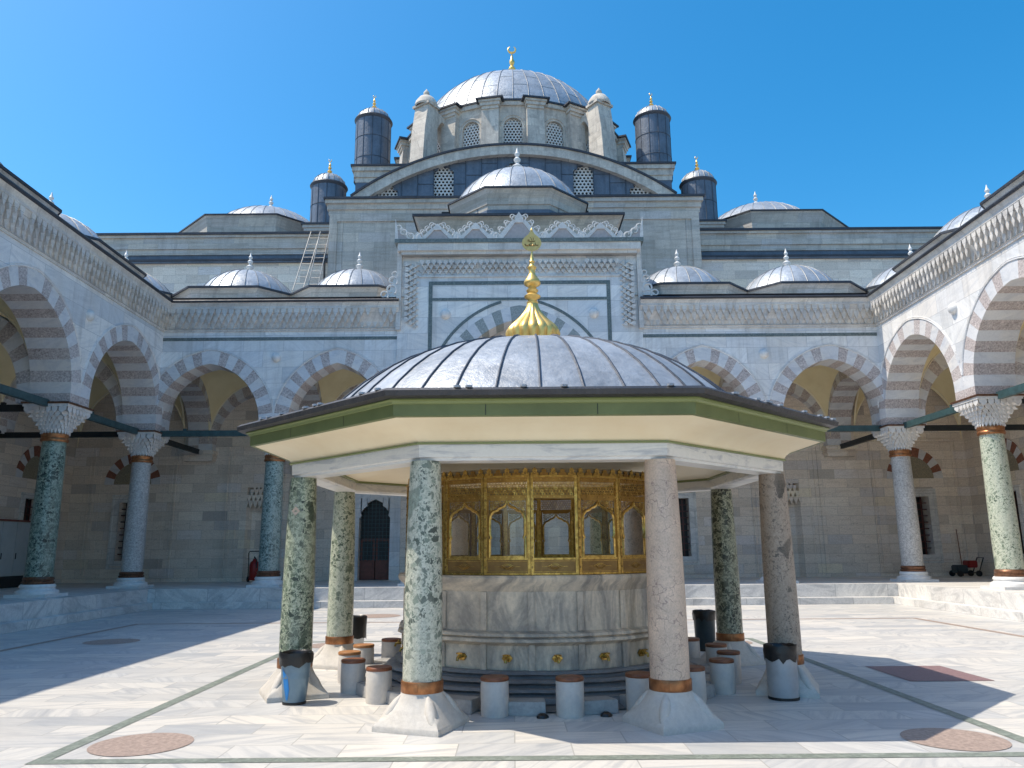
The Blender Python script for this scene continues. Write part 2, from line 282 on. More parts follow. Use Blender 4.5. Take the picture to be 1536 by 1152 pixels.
# ------------------------------------------------------------------ mesh helpers
ORG = {}
IDT = lambda a, b, c: (a, b, c)
class MB:
    def __init__(s, T=None): s.v = []; s.f = []; s.mi = []; s.T = T or IDT
    def add(s, vs, fs, m=0):
        o = len(s.v); s.v += [s.T(*v) for v in vs]
        for i, f in enumerate(fs):
            s.f.append([o+k for k in f]); s.mi.append(m[i] if isinstance(m, list) else m)
    def box(s, x0, x1, y0, y1, z0, z1, m=0):
        s.add([(x0, y0, z0), (x1, y0, z0), (x1, y1, z0), (x0, y1, z0), (x0, y0, z1), (x1, y0, z1), (x1, y1, z1), (x0, y1, z1)],
              [(0, 3, 2, 1), (4, 5, 6, 7), (0, 1, 5, 4), (1, 2, 6, 5), (2, 3, 7, 6), (3, 0, 4, 7)], m)
    def quad(s, a, b, c, d, m=0): s.add([a, b, c, d], [(0, 1, 2, 3)], m)
    def prism(s, pts, fn, d0, d1, m=0, caps=True):       # pts 2D, fn(p, d) -> 3D
        n = len(pts)
        s.add([fn(p, d0) for p in pts]+[fn(p, d1) for p in pts],
              ([list(range(n)), list(range(2*n-1, n-1, -1))] if caps else []) + [(i, (i+1) % n, n+(i+1) % n, n+i) for i in range(n)], m)
    def loft(s, rings, m=0, closed=True, cap0=False, cap1=False):
        n = len(rings[0]); vs = [p for r in rings for p in r]; fs = []; ms = []
        for k in range(len(rings)-1):
            for i in range(n if closed else n-1):
                j = (i+1) % n
                fs.append((k*n+i, k*n+j, (k+1)*n+j, (k+1)*n+i)); ms.append(m[k] if isinstance(m, list) else m)
        if cap0: fs.append(list(range(n-1, -1, -1))); ms.append(ms[0])
        if cap1: fs.append([(len(rings)-1)*n+i for i in range(n)]); ms.append(ms[-2] if cap0 else ms[-1])
        s.add(vs, fs, ms)
    def lathe(s, prof, n=24, c=(0, 0, 0), m=0, ph=0.0, cap0=False, cap1=False, lobes=None):
        rings = []
        for r, z in prof:
            ring = []
            for i in range(n):
                a = 2*PI*i/n+ph; rr = r
                if lobes: rr = r*(1+lobes[1]*(abs(math.cos(a*lobes[0]/2))-.6))
                ring.append((c[0]+rr*math.cos(a), c[1]+rr*math.sin(a), c[2]+z))
            rings.append(ring)
        s.loft(rings, m, True, cap0, cap1)
    def tube(s, pts, r, n=6, m=0):
        pts = [Vector(p) for p in pts]; rings = []
        for i, p in enumerate(pts):
            d = (pts[min(i+1, len(pts)-1)]-pts[max(i-1, 0)]).normalized()
            a = d.orthogonal().normalized() if i == 0 else (pa - d*pa.dot(d)).normalized()
            pa = a; b = d.cross(a); rr = r[i] if isinstance(r, list) else r
            rings.append([tuple(p+rr*(a*math.cos(2*PI*k/n)+b*math.sin(2*PI*k/n))) for k in range(n)])
        s.loft(rings, m, True, True, True)
    def build(s, name, mats, parent=None, smooth=35, loc=None, lab=None, bev=0):
        if isinstance(mats, str): mats = [mats]
        me = bpy.data.meshes.new(name)
        org = Vector(ORG[parent.name]) if parent else (Vector(loc) if loc else Vector((0, 0, 0)))
        me.from_pydata([tuple(Vector(v)-org) for v in s.v], [], s.f)
        for k in mats: me.materials.append(MT[k])
        me.polygons.foreach_set('material_index', s.mi)
        bm = bmesh.new(); bm.from_mesh(me); bmesh.ops.recalc_face_normals(bm, faces=bm.faces)
        if smooth: bmesh.ops.remove_doubles(bm, verts=bm.verts, dist=1e-5)
        if bev:
            ed = [e for e in bm.edges if len(e.link_faces) == 2 and e.calc_face_angle(0) > .6]
            bmesh.ops.bevel(bm, geom=ed, offset=bev, segments=2, affect='EDGES', clamp_overlap=True)
        bm.to_mesh(me); bm.free()
        if smooth:
            me.polygons.foreach_set('use_smooth', [True]*len(me.polygons)); me.set_sharp_from_angle(angle=rad(smooth))
        o = bpy.data.objects.new(name, me); COL.objects.link(o)
        if parent: o.parent = parent; ORG[o.name] = ORG[parent.name]
        else: o.location = org; ORG[o.name] = tuple(org)
        if lab: o['label'] = lab
        return o

def thing(name, label, cat, loc=(0, 0, 0), group=None, rz=0.0):
    o = bpy.data.objects.new(name, None); COL.objects.link(o); o.location = loc; o.rotation_euler = (0, 0, rz)
    o.empty_display_size = .2
    o['label'] = label; o['category'] = cat
    if group: o['group'] = group
    ORG[o.name] = tuple(loc); return o
def tag(o, label, cat, group=None):
    o['label'] = label; o['category'] = cat
    if group: o['group'] = group
    return o
def struct(o): o['kind'] = 'structure'; return o
def dup(root, loc, rz=0.0, label=None, group=None):
    kids = {}
    for o in COL.objects:
        if o.parent: kids.setdefault(o.parent.name, []).append(o)
    def rec(o, par):
        c = o.copy(); COL.objects.link(c)
        if par: c.parent = par
        for k in kids.get(o.name, []): rec(k, c)
        return c
    c = rec(root, None); c.location = loc; c.rotation_euler = (0, 0, rz); ORG[c.name] = tuple(loc)
    if label: c['label'] = label
    if group: c['group'] = group
    return c
def dup_part(o, parent, rz, loc=(0, 0, 0)):
    c = o.copy(); COL.objects.link(c); c.parent = parent; c.rotation_euler = (0, 0, rz); c.location = loc
    for k in [q for q in COL.objects if q.parent == o]:
        d = k.copy(); COL.objects.link(d); d.parent = c
    return c

def arch_pts(a, h, t=0.0, n=16):
    e = max(0.0, (h*h-a*a)/(2*a)); R = a+e
    th = math.acos(min(1, e/(R+t)))
    right = [(-e+(R+t)*math.cos(th*i/n), (R+t)*math.sin(th*i/n)) for i in range(n+1)]
    return [(-x, z) for x, z in right] + [(x, z) for x, z in reversed(right[:-1])]   # left spring -> apex -> right spring
def ring(mb, sc, zs, a, h, t, d0, d1, n=20, per=2, m0=0, m1=1, stilt=0.0, swap=False):
    """striped arch of wedge stones; mb maps (s, d, z)"""
    pi, pe = arch_pts(a, h, 0, n), arch_pts(a, h, t, n)
    for i in range(2*n):
        k = (i if i < n else 2*n-1-i)//per
        m = (m0, m1)[k % 2]
        q = []
        for d in (d0, d1):
            for (x, z) in (pi[i], pi[i+1], pe[i+1], pe[i]): q.append((sc+x, d, zs+stilt+z))
        mb.add(q, [(0, 1, 2, 3), (7, 6, 5, 4), (0, 4, 5, 1), (3, 2, 6, 7)], m)
    if stilt:
        for sg in (-1, 1):
            x0, x1 = sorted((sc+sg*a, sc+sg*(a+t)))
            mb.box(x0, x1, d0, d1, zs, zs+stilt, m1)

def rect_frame(mb, s0, s1, z0, z1, w, d0, d1, m=0, bottom=True):
    mb.box(s0, s0+w, d0, d1, z0, z1, m); mb.box(s1-w, s1, d0, d1, z0, z1, m)
    mb.box(s0+w, s1-w, d0, d1, z1-w, z1, m)
    if bottom: mb.box(s0+w, s1-w, d0, d1, z0, z0+w, m)

def wall_holes(mb, s0, s1, z0, z1, d, holes, rec, m=0, mrev=0):
    """flat wall at depth d with rectangular holes (a,b,c,e) having reveals of depth rec"""
    ss = sorted({s0, s1, *[h[0] for h in holes], *[h[1] for h in holes]}); zz = sorted({z0, z1, *[h[2] for h in holes], *[h[3] for h in holes]})
    for i in range(len(ss)-1):
        for j in range(len(zz)-1):
            cs, cz = (ss[i]+ss[i+1])/2, (zz[j]+zz[j+1])/2
            if any(h[0] < cs < h[1] and h[2] < cz < h[3] for h in holes): continue
            mb.quad((ss[i], d, zz[j]), (ss[i+1], d, zz[j]), (ss[i+1], d, zz[j+1]), (ss[i], d, zz[j+1]), m)
    for a, b, c, e in holes:
        for p, q in (((a, c), (b, c)), ((b, c), (b, e)), ((b, e), (a, e)), ((a, e), (a, c))):
            mb.quad((p[0], d, p[1]), (q[0], d, q[1]), (q[0], d+rec, q[1]), (p[0], d+rec, p[1]), mrev)

def dome(mb, c, prof, nm, rows, seam_r=.02, m=(0, 1, 2, 3), sub=2, hseam=True, squash=None):
    """lead dome: prof(t) -> (r, z) for t 0 (rim) .. 1 (top); nm sheets round, raised seams"""
    R = rows*4; N = nm*sub
    vs = []; fs = []; ms = []
    for j in range(R+1):
        r, z = prof(j/R)
        for i in range(N):
            a = 2*PI*i/N; vs.append((c[0]+r*math.cos(a), c[1]+r*math.sin(a), c[2]+z))
    rnd = random.Random(nm*31+rows)
    pm = {}
    for j in range(R):
        for i in range(N):
            k = (i//sub, (j+2*((i//sub) % 2))//4)
            if k not in pm: pm[k] = rnd.choice(m[:3])
            i2 = (i+1) % N
            fs.append((j*N+i, j*N+i2, (j+1)*N+i2, (j+1)*N+i)); ms.append(pm[k])
    mb.add(vs, fs, ms)
    for i in range(nm):
        a0_ = 2*PI*i/nm+rnd.uniform(-.12, .12)/nm*2; wv = rnd.uniform(-.10, .10)/nm*2; a = 2*PI*i/nm; pts = []
        for j in range(R+1):
            r, z = prof(j/R)
            if r < seam_r*4: break
            aj = a0_+wv*math.sin(j*.9+i)
            pts.append((c[0]+(r+seam_r*.3)*math.cos(aj), c[1]+(r+seam_r*.3)*math.sin(aj), c[2]+z+seam_r*.3))
        mb.tube(pts, seam_r, 5, m[3])
        if hseam:
            for jj in range(1, rows):
                j = jj*4-2*(i % 2)
                r, z = prof(j/R)
                if r < seam_r*12: continue
                p2 = []
                for q in range(sub+1):
                    aa = a+2*PI/nm*q/sub; p2.append((c[0]+r*math.cos(aa), c[1]+r*math.sin(aa), c[2]+z))
                mb.tube(p2, seam_r*.6, 4, m[3])
def cap_prof(r, h):
    R = (r*r+h*h)/(2*h); t0 = math.asin(min(1, r/R)) if h <= r else PI-math.asin(r/R)
    return lambda t: (R*math.sin(t0*(1-t)), R*math.cos(t0*(1-t))-(R-h))
def ell_prof(r, h): return lambda t: (r*math.cos(PI/2*t), h*math.sin(PI/2*t))

MFIN = [(.16, 0), (.2, .04), (.08, .12), (.06, .16), (.15, .24), (.17, .3), (.1, .37), (.05, .4), (.05, .44), (.11, .5), (.12, .56), (.07, .62), (.04, .65), (.08, .71), (.09, .76), (.05, .82), (.02, .95), (0.002, 1.0)]
def finial(c, h, parent, mat='white', prof=MFIN, wk=1.0, n=12, crescent=False):
    mb = MB(); mb.lathe([(r*h*wk, z*h*(.82 if crescent else 1)) for r, z in prof], n, c)
    if crescent:
        rr = h*.075; zc = c[2]+h*.9
        pts = [(c[0]+rr*math.sin(a), c[1], zc-rr*math.cos(a)) for a in [rad(-150+300*i/14) for i in range(15)]]
        mb.tube(pts, [h*.006+h*.018*math.sin(PI*i/14) for i in range(15)], 6)
    return mb.build('finial', mat, parent)

# ------------------------------------------------------------------ setting
CX = .28
HW = 12.0            # half width between the side arcades' faces
YF = 25.2            # face of the end arcade
FZ = .58             # arcade floor
mb = MB(); mb.box(-400, 400, -300, 900, -.5, -.04); struct(mb.build('ground', 'ground', smooth=0))
mb = MB(); mb.quad((CX-11.6, -14, 0), (CX+11.6, -14, 0), (CX+11.6, 24.6, 0), (CX-11.6, 24.6, 0)); struct(mb.build('pavement', 'floor', smooth=0))
mb = MB()
bx0, bx1, by0, by1, bw = CX-4.22, CX+4.22, 6.73, 15.35, .14
for a in ((bx0, bx1, by0, by0+bw), (bx0, bx1, by1-bw, by1), (bx0, bx0+bw, by0+bw, by1-bw), (bx1-bw, bx1, by0+bw, by1-bw)):
    mb.quad((a[0], a[2], .004), (a[1], a[2], .004), (a[1], a[3], .004), (a[0], a[3], .004))
struct(mb.build('paving_band', 'serp', smooth=0))
mb = MB()
for x0, x1 in ((CX-9.35, CX-9.2), (CX+9.2, CX+9.35)):
    mb.quad((x0, -14, .004), (x1, -14, .004), (x1, 19.4, .004), (x0, 19.4, .004))
mb.quad((CX-9.2, 19.25, .004), (CX+9.2, 19.25, .004), (CX+9.2, 19.4, .004), (CX-9.2, 19.4, .004))
struct(mb.build('paving_line', 'porph', smooth=0))
for x, y, r in ((CX-3.58, 7.38, .43), (CX+3.58, 7.33, .43), (CX-3.58, 14.7, .43), (CX+3.58, 14.7, .43), (-7.72, 15.6, .5), (-3.6, 21.2, .62)):
    mb = MB(); mb.add([(x+r*math.cos(2*PI*i/48), y+r*math.sin(2*PI*i/48), .005) for i in range(48)], [list(range(48))]); struct(mb.build('paving_disc', 'porph', smooth=0))
mb = MB(); mb.quad((4.98, 10.35, .005), (6.05, 10.35, .005), (6.05, 11.65, .005), (4.98, 11.65, .005)); struct(mb.build('paving_slab', 'porph2', smooth=0))
# raised arcade floor: two steps round the court
mb = MB()
S1, S2 = 11.15, 11.48
mb.box(CX-S1, CX+S1, 24.2, 24.56, -.02, .2); mb.box(CX-S2, CX+S2, 24.56, 30.62, -.02, FZ)
for sg in (-1, 1):
    x0, x1 = sorted((CX+sg*S1, CX+sg*S2)); mb.box(x0, x1, -14, 24.56 if sg else 0, -.02, .2)
    x0, x1 = sorted((CX+sg*S2, CX+sg*17.7)); mb.box(x0, x1, -14, 30.6, -.02, FZ+.002)
struct(mb.build('platform', 'step', smooth=0, bev=.015))

# ------------------------------------------------------------------ kiosk over the fountain
KX, KY = .31, 10.9
kiosk = thing('fountain_kiosk', 'octagonal domed kiosk with green eaves and eight stone columns in the middle of the court', 'kiosk', (KX, KY, 0))
R8 = 1/math.cos(PI/8)
def oct_ring(a, z, ph=PI/8):
    a *= .986
    return [(KX+a*R8*math.cos(ph+i*PI/4), KY+a*R8*math.sin(ph+i*PI/4), z) for i in range(8)]
# roof: lead skirt with upturned lip, then shallow dome
mb = MB()
mb.loft([oct_ring(3.60, 3.085), oct_ring(3.715, 3.10), oct_ring(3.73, 3.15), oct_ring(3.69, 3.18), oct_ring(3.45, 3.195), oct_ring(2.95, 3.21)], [3, 3, 3, 0, 0], True)
rnd = random.Random(3)
for i in range(56):                                   # clips along the lip
    a = rnd.random()*2*PI
    k = round((a-0)/(PI/4))*PI/4; rr = 3.64/math.cos(a-k)
    x, y = KX+rr*math.cos(a), KY+rr*math.sin(a); mb.lathe([(0, .02), (.035, .02), (.035, .0), (.0, -.01)], 6, (x, y, 3.178), 0)
mb.build('eave_lip', ['klead0', 'klead1', 'klead2', 'kedge'], kiosk, 30)
mb = MB()
cp = cap_prof(3.05, 1.42)
def kprof(t):
    r = 3.12*(1-t**1.15); return (r, 1.33*(1-(r/3.12)**3.1))
dome(mb, (KX, KY, 3.10), kprof, 40, 3, .015, (0, 1, 2, 3), 2, False)
rj = [(KX+1.32*math.cos(2*PI*i/80), KY+1.32*math.sin(2*PI*i/80), 4.52+(.012 if (i//2) % 2 else -.012)) for i in range(81)]
kd = mb.build('dome', KLEAD, kiosk, 40)
# gilt finial
mb = MB()
def lob(z, r, n=16, k=.10):
    return [(KX+r*(1+k*(abs(math.cos(n/2*a))-.6))*math.cos(a), KY+r*(1+k*(abs(math.cos(n/2*a))-.6))*math.sin(a), z) for a in [2*PI*i/96 for i in range(96)]]
zb = 4.77
mb.loft([lob(zb-.30, .34), lob(zb-.10, .375), lob(zb-.03, .385), lob(zb+.02, .37), lob(zb+.08, .32), lob(zb+.15, .245), lob(zb+.22, .18), lob(zb+.29, .13, k=.08), lob(zb+.36, .095, k=.04), lob(zb+.42, .08, k=0)], 0)
fp = [(.075, .40), (.085, .43), (.085, .46), (.065, .475), (.07, .52), (.115, .56), (.122, .585), (.09, .62), (.062, .65), (.085, .69), (.088, .715), (.065, .74), (.06, .79), (.115, .83), (.125, .87), (.115, .92), (.085, .98), (.055, 1.05), (.045, 1.09), (.05, 1.12), (.045, 1.14), (.066, 1.19), (.068, 1.21), (.04, 1.25), (.03, 1.3), (.045, 1.33), (.03, 1.36), (.024, 1.42), (.016, 1.50), (.012, 1.56)]
mb.lathe([(r, .40+(z-.40)*.72) for r, z in fp], 20, (KX, KY, zb))
gf = mb.build('finial', 'gold', kiosk, 50)
mb = MB()
pts = [(.145*math.cos(a)*(1.0), .125*math.sin(a)) for a in [rad(-90+360*i/40) for i in range(40)]]
pts = [(x, z+ (.06*max(0, 1-abs(x)/.05) if z > 0 else 0) + (.03*max(0, 1-abs(x)/.11) if z > 0 else 0)) for x, z in pts]
mb.prism(pts, lambda p, d: (KX+p[0], KY+d, zb+1.37+p[1]), -.008, .008)
mb.lathe([(0, 0), (.018, .01), (.02, .03), (.008, .05), (.0, .075)], 8, (KX, KY, zb+1.55))
pl = mb.build('plaque', 'gilt_matte', gf, 30)
mb = MB()                                             # openwork script on the plaque
def stroke(pts, r=.0055):
    mb.tube([(KX+x, KY-.010, zb+1.37+z) for x, z in pts], r, 4)
stroke([(.10, -.035), (.08, -.045), (.055, -.03), (.05, -.045), (.03, -.045), (.02, -.025), (.005, -.045), (-.03, -.045), (-.04, -.02), (-.05, -.045), (-.085, -.045), (-.10, -.02)], .009)
stroke([(.06, .0), (.05, -.03)]); stroke([(-.02, .0), (-.02, -.04)]); stroke([(.0, .005), (.0, -.04)])
stroke([(.055, .03), (.03, .02), (-.02, .018), (-.06, .03), (-.05, .05), (-.03, .04)], .007)
stroke([(.0, .07), (.005, .03)]); stroke([(.025, .08), (.03, .04)]); stroke([(-.025, .085), (-.01, .075)])
mb.build('script', 'bronze_lo', pl, 0)
# green fascia with mouldings, cream coved soffit, marble architrave
mb = MB()
mb.loft([oct_ring(3.62, 3.095), oct_ring(3.63, 3.075), oct_ring(3.60, 3.065), oct_ring(3.59, 3.045), oct_ring(3.575, 3.04), oct_ring(3.57, 2.925), oct_ring(3.52, 2.92)], [1, 1, 1, 1, 0, 0])
for i in range(8):
    p0, p1 = Vector(oct_ring(3.574, 2.93)[i]), Vector(oct_ring(3.574, 2.93)[(i+1) % 8]); nrm = ((p0+p1)/2-Vector((KX, KY, 2.93))).normalized()
    for u in (.31, .68):
        q = p0.lerp(p1, u+.03*math.sin(i*5)); d_ = (p1-p0).normalized()*.003
        vs = [q-d_, q+d_, q+d_+Vector((0, 0, .105)), q-d_+Vector((0, 0, .105))]; mb.add([tuple(v+nrm*.0035) for v in vs], [(0, 1, 2, 3)], 2)
mb.build('fascia', ['green', 'green_hi', 'iron_dk'], kiosk, 20)
mb = MB()
mb.loft([oct_ring(3.53, 2.925), oct_ring(3.50, 2.918), oct_ring(3.36, 2.895), oct_ring(3.22, 2.845), oct_ring(3.13, 2.775), oct_ring(3.105, 2.735)], 0)
mb.build('soffit', 'cream', kiosk, 30)
mb = MB()
mb.loft([oct_ring(3.105, 2.735), oct_ring(3.125, 2.73), oct_ring(3.125, 2.715), oct_ring(3.10, 2.71)], 0)
mb.build('soffit_trim', 'green_hi', kiosk, 0)
mb = MB()
mb.loft([oct_ring(3.09, 2.72), oct_ring(3.085, 2.585), oct_ring(3.06, 2.575), oct_ring(3.055, 2.55), oct_ring(2.80, 2.55), oct_ring(2.77, 2.575), oct_ring(2.76, 2.72)], 0)
mb.build('architrave', 'archi', kiosk, 20)
mb = MB()
mb.loft([oct_ring(2.765, 2.715), oct_ring(2.72, 2.715), oct_ring(2.72, 2.69), oct_ring(2.755, 2.685)], 1)
mb.loft([oct_ring(2.72, 2.715), oct_ring(2.6, 2.735), oct_ring(1.9, 2.80)], 0)
mb.add(oct_ring(1.9, 2.80), [list(range(8))], 0)
mb.build('ceiling', ['cream', 'green_hi'], kiosk, 20)
mb = MB()                                              # flat roof deck above the ceiling keeps daylight out
mb.add(oct_ring(3.4, 3.12), [list(range(8))]); mb.build('roof_deck', 'klead0', kiosk, 0)
# columns
kcols = [('brD', 'dark green breccia shaft'), ('brC', 'green breccia shaft'), ('pinkcol', 'pinkish shaft'), ('brC', 'pale green breccia shaft with a copper band'),
         ('brB', 'green breccia shaft crowded with dark pebbles'), ('brA', 'pale green breccia shaft with large black pebbles'), ('pinkcol', 'pinkish beige shaft with thin purple veins'), ('brownstone', 'brown granite shaft with dark inclusions')]
def squircle(c, a, b, t, z, rot, n=32):
    """ring between a circle of radius b (t=0) and a square of half side a (t=1)"""
    out = []
    for i in range(n):
        th = 2*PI*i/n+PI/4
        ci = (b*math.cos(th), b*math.sin(th)); m_ = max(abs(math.cos(th)), abs(math.sin(th)))
        sq = (a*math.cos(th)/m_, a*math.sin(th)/m_)
        x, y = ci[0]*(1-t)+sq[0]*t, ci[1]*(1-t)+sq[1]*t
        out.append((c[0]+x*math.cos(rot)-y*math.sin(rot), c[1]+x*math.sin(rot)+y*math.cos(rot), z))
    return out
for i in range(8):
    a = PI/8+i*PI/4; R = 2.91*R8; x, y = KX+R*math.cos(a), KY+R*math.sin(a)
    mk, lb = kcols[i]
    mb = MB()
    mb.lathe([(.19, .32), (.192, .6), (.188, 1.2), (.178, 1.8), (.165, 2.3), (.158, 2.50), (.154, 2.55)], 32, (x, y, 0))
    if mk == 'pinkcol':                                 # thin veins lie in the surface
        pass
    col = mb.build('column', mk, kiosk, 40, lab=lb)
    mb = MB(); mb.lathe([(.19, .325), (.203, .325), (.206, .33), (.206, .425), (.203, .43), (.19, .432)], 32, (x, y, 0)); mb.box(x-.05, x-.02, y-.214, y-.19, .345, .41)
    mb.build('band', 'copper', col, 35)
    mb = MB(); rings = []; c = (x, y, 0)
    for z, aa, b, t in ((0, .345, .42, 1), (.045, .345, .42, 1), (.06, .335, .40, .98), (.12, .295, .33, .85), (.18, .262, .28, .62), (.24, .24, .235, .38), (.30, .222, .206, .1), (.325, .215, .202, 0)):
        rings.append(squircle(c, aa, b, t, z, a+rad(2)))
    mb.loft(rings, 0, True, False, True)
    for k in range(4):                                   # pear-shaped lobes on the corners
        th = a+PI/4+k*PI/2
        pts = [(x+rr*math.cos(th), y+rr*math.sin(th), z) for rr, z in ((.20, .31), (.235, .25), (.285, .17), (.36, .09), (.43, .045))]
        mb.tube(pts, [.012, .045, .062, .05, .015], 10)
    mb.build('base', 'base', col, 60)
    if i == 4:                                            # diamond inlay on the left column
        mb = MB(); th = rad(-90-12); d = .172
        for s_, zz, kk in ((.085, 0, 0), (.055, .004, 1)):
            mb.add([(x+(d+zz)*math.cos(th+q/d), y+(d+zz)*math.sin(th+q/d), 2.14+v) for q, v in ((-s_, 0), (0, -s_), (s_, 0), (0, s_))], [(0, 1, 2, 3)], kk)
        mb.build('inlay', ['greygran', 'pinkcol'], col, 0)

# ------------------------------------------------------------------ the fountain itself
fountain = thing('ablution_fountain', 'round marble fountain with brass taps and gilt openwork grille under the kiosk', 'fountain', (KX, KY, 0))
NP = 20; PH = rad(-90+5.5)
def poly_ring(r, z, bul=.0, n=NP, sub=4):
    out = []
    for i in range(n):
        a0 = PH+(i-.5)*2*PI/n
        for k in range(sub):
            u = k/sub; a = a0+u*2*PI/n
            rr = r*math.cos(PI/n)/math.cos((u-.5)*2*PI/n) if bul == 0 else r*(1+bul*(4*u*(1-u))-.0)
            out.append((KX+rr*math.cos(a), KY+rr*math.sin(a), z))
    return out
mb = MB()
prof = [(1.76, 1.372), (1.86, 1.37), (1.875, 1.345), (1.86, 1.30), (1.80, 1.245), (1.785, 1.20), (1.775, 1.19), (1.775, .76), (1.81, .745), (1.845, .735), (1.85, .705), (1.82, .69), (1.86, .675), (1.865, .645), (1.81, .62), (1.79, .60), (1.79, .33)]
mb.loft([poly_ring(r, z) for r, z in prof], 0, True)
for i in range(NP):                                        # pilaster strips between the panels
    a = PH+(i-.5)*2*PI/NP
    for z0, z1, r0 in ((.765, 1.185, 1.775), (.335, .615, 1.79)):
        rr = r0*1.002
        def P(da, r, z): return (KX+r*math.cos(a+da), KY+r*math.sin(a+da), z)
        w_ = .02
        mb.add([P(-w_, rr, z0), P(w_, rr, z0), P(w_, rr, z1), P(-w_, rr, z1), P(-w_, rr+.016, z0), P(w_, rr+.016, z0), P(w_, rr+.016, z1), P(-w_, rr+.016, z1)],
               [(4, 5, 6, 7), (0, 4, 7, 3), (5, 1, 2, 6), (7, 6, 2, 3), (0, 1, 5, 4)], 0)
body = mb.build('basin', 'basin', fountain, 30)
mb = MB()
prof = [(1.78, .345), (1.84, .34), (1.86, .31), (1.83, .29), (1.85, .27), (1.93, .265), (1.96, .235), (1.92, .21), (1.95, .19), (2.03, .185), (2.05, .155), (2.02, .135), (2.05, .115), (2.12, .11), (2.14, .06), (2.12, .05), (2.2, .03), (2.3, .012)]
mb.loft([poly_ring(r, z, .018) for r, z in prof], 0, True)
mb.build('plinth', 'trough', fountain, 30)
for i in range(NP):
    a = PH+i*2*PI/NP; ca, sa = math.cos(a), math.sin(a)
    def P(d, w_, z, ca=ca, sa=sa): return (KX+(1.776+d)*ca-w_*sa, KY+(1.776+d)*sa+w_*ca, z)
    mb = MB()
    hexp = [(-.062, .47), (-.032, .508), (.032, .508), (.062, .47), (.032, .432), (-.032, .432)]
    mb.prism(hexp, lambda p, d: P(d, p[0], p[1]), 0, .022)
    tap = mb.build('tap', 'bronze_hi', fountain, 30)
    mb = MB()
    mb.tube([P(.02, 0, .475), P(.07, 0, .475), P(.10, 0, .465), P(.11, 0, .43)], [.022, .02, .017, .015], 8)
    mb.tube([P(.065, -.04, .505), P(.065, 0, .51), P(.065, .04, .505)], .01, 6); mb.tube([P(.065, 0, .48), P(.065, 0, .51)], .012, 6)
    mb.build('spout', 'bronze_hi', tap, 45)
# foot stones between the seats
for i in range(NP):
    a0, a1 = PH+(i-.5+.20)*2*PI/NP, PH+(i+.5-.02)*2*PI/NP
    a0 += rad(4); a1 += rad(4)
    mb = MB(); sec = [(2.17, .0), (2.17, .125), (2.46, .135), (2.47, 0)]
    mb.loft([[(KX+r*math.cos(a), KY+r*math.sin(a), z) for r, z in sec] for a in [a0+(a1-a0)*k/4 for k in range(5)]], 0, True, True, True)
    mb.build('foot_stone', 'foot', fountain, 25, bev=.008)
